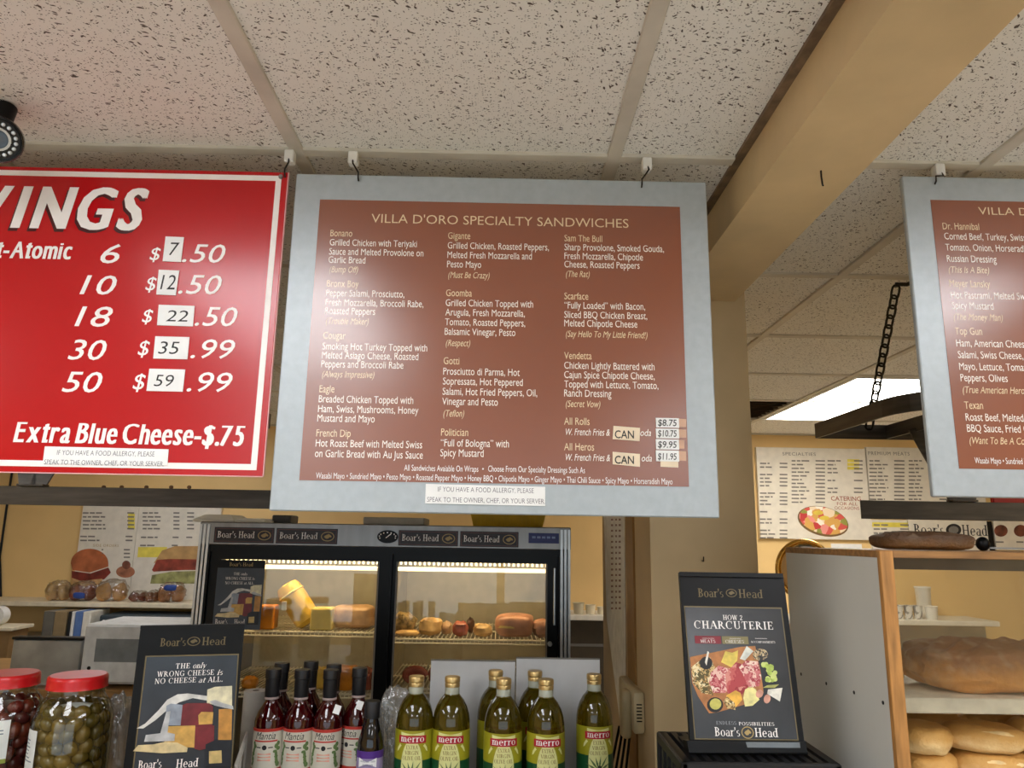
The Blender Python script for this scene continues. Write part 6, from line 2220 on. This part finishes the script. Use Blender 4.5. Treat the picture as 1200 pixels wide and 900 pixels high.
# carton and plastic bags among the bottles
p = at(300, 809, Y=1.83)
t = thing('paper_roll', 'greyish paper roll behind the leftmost vinegar bottle', 'paper roll', (p.x, 1.83, KZ))
hr = p.z - KZ
MB().lathe([(.008, hr), (.026, hr), (.0265, hr - .004), (.0265, .0), (0, .0)], 22, (p.x, 1.83, KZ)).build('paper', mat('grey_paper', (186, 180, 170), .7), t, smooth=True)
MB().lathe([(.008, hr - .001), (.008, hr - .03), (0, hr - .03)], 16, (p.x, 1.83, KZ)).build('core', mat('card_core', (120, 104, 84), .8), t)
m_clear = film('clear_bag', (244, 242, 238), .12, .1, 1.0, 30, .22)


def bag(px, py, w, h, Y, labl, seed):
    c = at(px, py, Y=Y)
    rg = random.Random(seed)
    top = c.z
    hgt = top - KZ
    k = Y / FPX
    o = MB().ell((c.x, Y, KZ + hgt * .5), (w * k / 2, .035, hgt * .5), 34, 22, .8, .28, 7, seed, None)
    zmin = min(v.z for v in o.v)
    o.v = [Vector((v.x, v.y, v.z - zmin + KZ + .0005)) for v in o.v]
    o = o.build('plastic_bag', m_clear, None, (c.x, Y, KZ), smooth=True)
    tag(o, labl, 'plastic bag', 'crumpled clear bags between the bottles')


bag(462, 812, 34, 90, 1.80, 'crumpled clear plastic bag left of the oil bottles', 5)
bag(143, 815, 26, 90, 1.74, 'crumpled clear plastic bag between green olive jar and cheese display', 9)
a, b = at(280, 893, Y=1.66), at(300, 855, Y=1.80)
t = thing('wire_stand', 'small white wire stand beside the cheese display', 'wire stand', ((a.x + b.x) / 2, 1.72, KZ))
for dz in (0, -.016):
    MB().tube([(a.x, 1.64, a.z + dz), (b.x - .012, 1.775, b.z + dz)], .0028, 6).build('rail', m_white, t)
for q in (0, .5, 1):
    xx, yy, z0 = a.x + (b.x - .012 - a.x) * q, 1.64 + .135 * q, a.z + (b.z - a.z) * q
    MB().tube([(xx, yy, KZ), (xx, yy, z0)], .0025, 6).build('upright', m_white, t)

# ------------------------------------------------------------------ bread case
CY = 1.25
cx0 = at(1032, 650, Y=CY).x
cz1 = at(1100, 646, Y=CY).z
cyb = at(921, 650, X=cx0).y
cx1 = cx0 + .80
case = thing('bread_case', 'wood-edged white bread display case with a clear front', 'display case', ((cx0 + cx1) / 2, (CY + cyb) / 2, KZ))
m_mel = mat('case_melamine', (204, 204, 198), .4, var=.04, vs=3)
m_oak = mat('case_oak_edge', (172, 122, 66), .5, var=.18, vs=10, stretch=(9, 9, 1), bump=.1)
m_oakh = mat('case_oak_rail', (146, 104, 58), .5, var=.18, vs=10, stretch=(1, 9, 9), bump=.1)
pt = .018
sp_ = MB().box(cx0, cx0 + pt, CY + .012, cyb, KZ, cz1 - .012).build('side_panel', m_mel, case)
for px, py in ((939, 790), (968.5, 801), (1001, 811.5), (1035, 823.5)):
    p = at(px, py, X=cx0)
    MB().lathe([(0, 0), (.003, 0), (.0032, .001), (0, .001)], 10, (cx0 - .001, p.y, p.z), axis='x').build('peg_hole', m_black, sp_)
MB().box(cx1 - pt, cx1, CY + .012, cyb, KZ, cz1 - .012).build('side_panel', m_mel, case)
MB().bbox(cx0 - .001, cx1 + .001, CY + .012, cyb, cz1 - .012, cz1, .001, 1).build('top_board', m_oakh, case)
MB().bbox(cx0 - .001, cx0 + .021, CY, CY + .012, KZ, cz1, .001, 1).build('post', m_oak, case)
MB().bbox(cx1 - .021, cx1 + .001, CY, CY + .012, KZ, cz1, .001, 1).build('post', m_oak, case)
MB().bbox(cx0 + .021, cx1 - .021, CY, CY + .012, cz1 - .012, cz1, .001, 1).build('front_rail', m_oakh, case)
MB().box(cx0 + pt, cx1 - pt, cyb - .015, cyb - .002, at(1120, 668, Y=cyb).z, cz1 - .012).build('back_rail', mat('case_dark_rail', (96, 88, 82), .4, var=.1), case)
zsh = at(1120, 818, Y=CY + .02).z
MB().bbox(cx0 + pt, cx1 - pt, CY + .016, cyb - .01, zsh - .0235, zsh, .002, 1).build('shelf', mat('floured_shelf', (226, 218, 200), .55, var=.08, vs=30), case)
zfl = at(1110, 907, Y=CY + .13).z
MB().box(cx0 + pt, cx1 - pt, CY + .014, cyb - .004, zfl - .018, zfl).build('case_floor', mat('case_floor_wood', (150, 92, 44), .5, var=.15, vs=6, stretch=(1, 8, 8)), case)
MB().box(cx0 + .021, cx1 - .021, CY + .004, CY + .008, zsh - .02, cz1 - .012).build('front_pane', film('case_plastic', (248, 248, 245), .03, .03, .08, 4, .012), case)
MB().box(cx0 + pt, cx1 - pt, cyb - .008, cyb - .005, zsh, at(1120, 668, Y=cyb).z).build('back_pane', film('case_plastic_back', (248, 248, 245), .02, .03, .05, 3, .01), case)

# bread in the case
m_roll = crust('roll_crust', (214, 164, 90), (242, 214, 156), .5)
m_loaf = crust('loaf_crust', (136, 86, 44), (220, 152, 78), .6, .35)
m_dk = crust('dark_loaf_crust', (78, 50, 24), (120, 82, 40), .6, .08)


def roll(cx, cy, z, L, W_, Hh, rot, label, seed, name='bread_roll', m=m_roll, slits=1, cat='bread roll', group='rolls in the bread case'):
    rm = Matrix.Rotation(rot, 3, 'Z')
    mb = MB()
    c = Vector((cx, cy, z + Hh * .5))
    nu, nv = 28, 18
    mb.ell((0, 0, 0), (L / 2, W_ / 2, Hh * .53), nu, nv, .82, .10, 7, seed, None, .94)
    for v in mb.v:
        # a baker's slash: a shallow groove with a raised lip along the top
        if v.z > 0:
            s = math.sin(v.y / (W_ / 2) * 6 + seed) * .5
            g = math.exp(-((v.y + .12 * W_) / (W_ * .09)) ** 2) * max(0, 1 - abs(v.x) / (L * .42))
            v.z -= g * Hh * .10
    mb.v = [rm @ v + c for v in mb.v]
    zmin = min(v.z for v in mb.v)
    mb.v = [v + Vector((0, 0, z + .0008 - zmin)) for v in mb.v]
    o = mb.build(name, m, None, (cx, cy, z), smooth=True)
    tag(o, label, cat, group)
    if slits:
        sl = MB().ell((0, 0, 0), (L * .25, .003, .006), 18, 8, 1, .2, 6, seed)
        tilt = Matrix.Rotation(math.radians(-38), 3, 'X')
        off = Vector((L * .06, -W_ * .5 * .80, Hh * .53 * .50))
        sl.v = [rm @ (tilt @ v + off) + c for v in sl.v]
        sl.build('slash', mat('roll_split', (236, 206, 148), .6, var=.1, vs=60, bump=.3, bs=120), o, smooth=True)
    return o


ry = CY + .10
rh = at(1140, 838, Y=ry).z - at(1140, 872, Y=ry).z
z_lo = zfl
z_hi = at(1140, 872.5, Y=ry).z
z_lo2 = z_hi - rh * .98
for i, (px, lo, dY, L, rot, labl) in enumerate((
        (1084, 0, .0, .112, 1.0, 'top left bread roll behind the case post'), (1153, 0, .005, .128, -.3, 'top bread roll with a long pale slash in the case'), (1222, 0, .05, .13, .3, 'top bread roll at the right edge of the picture'),
        (1087, 1, .0, .112, 1.0, 'lower left bread roll behind the case post'), (1159, 1, .0, .13, -.25, 'lower bread roll with a pale slash in the case'), (1226, 1, .05, .13, .4, 'lower bread roll at the right edge of the picture'))):
    p = at(px, 872, Y=ry + dY)
    x = max(p.x, cx0 + pt + .052)
    roll(x, ry + dY, zfl if lo else zfl + rh * .93, L, .085, rh, rot, labl, i + 1)
for i, px in enumerate((1100, 1170)):
    p = at(px, 872, Y=ry + .13)
    for k in range(2):
        roll(p.x, ry + .145, zfl + rh * .93 * k, .13, .085, rh, .2 - .4 * i, ('lower', 'upper')[k] + ' bread roll hidden at the back ' + ('left', 'right')[i] + ' of the case', 11 + i + 2 * k)
# the big floured loaf
ly = CY + .115
a, b = at(1066, 780, Y=ly), at(1265, 780, Y=ly)
lt_ = at(1130, 753, Y=ly).z
mb = MB()
L, Hh = b.x - a.x, lt_ - zsh
mb.ell((0, 0, 0), (L / 2, .085, Hh * .53), 90, 44, .55, .09, 9, 4, None, .94)
for v in mb.v:
    if v.z > 0:
        for k in range(5):
            x0 = -L * .32 + k * L * .17
            dd = (v.x - x0) - v.y * 1.1
            v.z += (.0055 * math.exp(-(dd / .010) ** 2) - .005 * math.exp(-((dd + .018) / .008) ** 2)) * max(0, 1 - (abs(v.y) / .075) ** 2)
zmin = min(v.z for v in mb.v)
mb.v = [v + Vector(((a.x + b.x) / 2, ly, zsh + .0008 - zmin)) for v in mb.v]
tag(mb.build('bread_loaf', m_loaf, None, ((a.x + b.x) / 2, ly, zsh), smooth=True), 'big floury brown loaf on the case shelf', 'bread loaf')
p = at(1052, 790, Y=ly + .02)
roll(p.x + .004, ly + .06, zsh, .09, .05, at(1062, 783, Y=ly).z - zsh, 1.2, 'small brown bread end beside the big loaf', 21, 'bread_end', crust('small_crust', (150, 96, 48), (206, 158, 92)), cat='bread', group=None)
# loaf on top of the case
ty = CY + .16
a, b = at(1027, 640, Y=ty), at(1134, 644, Y=ty)
tt_ = at(1070, 625, Y=ty).z
mb = MB()
L, Hh = b.x - a.x, tt_ - cz1
mb.ell((0, 0, 0), (L / 2, .05, Hh * .53), 40, 18, .55, .06, 5, 8, None, .94)
for v in mb.v:
    if v.z > 0:
        for k in range(7):
            x0 = -L * .4 + k * L * .13
            dd = (v.x - x0) - v.y * 1.4
            v.z += (.003 * math.exp(-(dd / .005) ** 2) - .003 * math.exp(-((dd + .009) / .004) ** 2))
zmin = min(v.z for v in mb.v)
mb.v = [v + Vector(((a.x + b.x) / 2, ty, cz1 + .0008 - zmin)) for v in mb.v]
tag(mb.build('bread_loaf', m_dk, None, ((a.x + b.x) / 2, ty, cz1), smooth=True), 'dark slashed loaf lying on top of the bread case', 'bread loaf')
p = at(1152, 640, Y=CY + .2)
t = thing('serving_tongs', 'steel tongs with a black knob lying on the bread case', 'tongs', (p.x + .05, CY + .2, cz1))
MB().ell((p.x, CY + .2, cz1 + .0135), (.0125, .0125, .0135), 16, 12).build('knob', m_black, t, smooth=True)
for s in (-1, 1):
    MB().bar((p.x + .01, CY + .2, cz1 + .006), (p.x + .19, CY + .2 + s * .02, cz1 + .006), .012, .003, (0, 1, 0)).build('arm', m_steel, t)
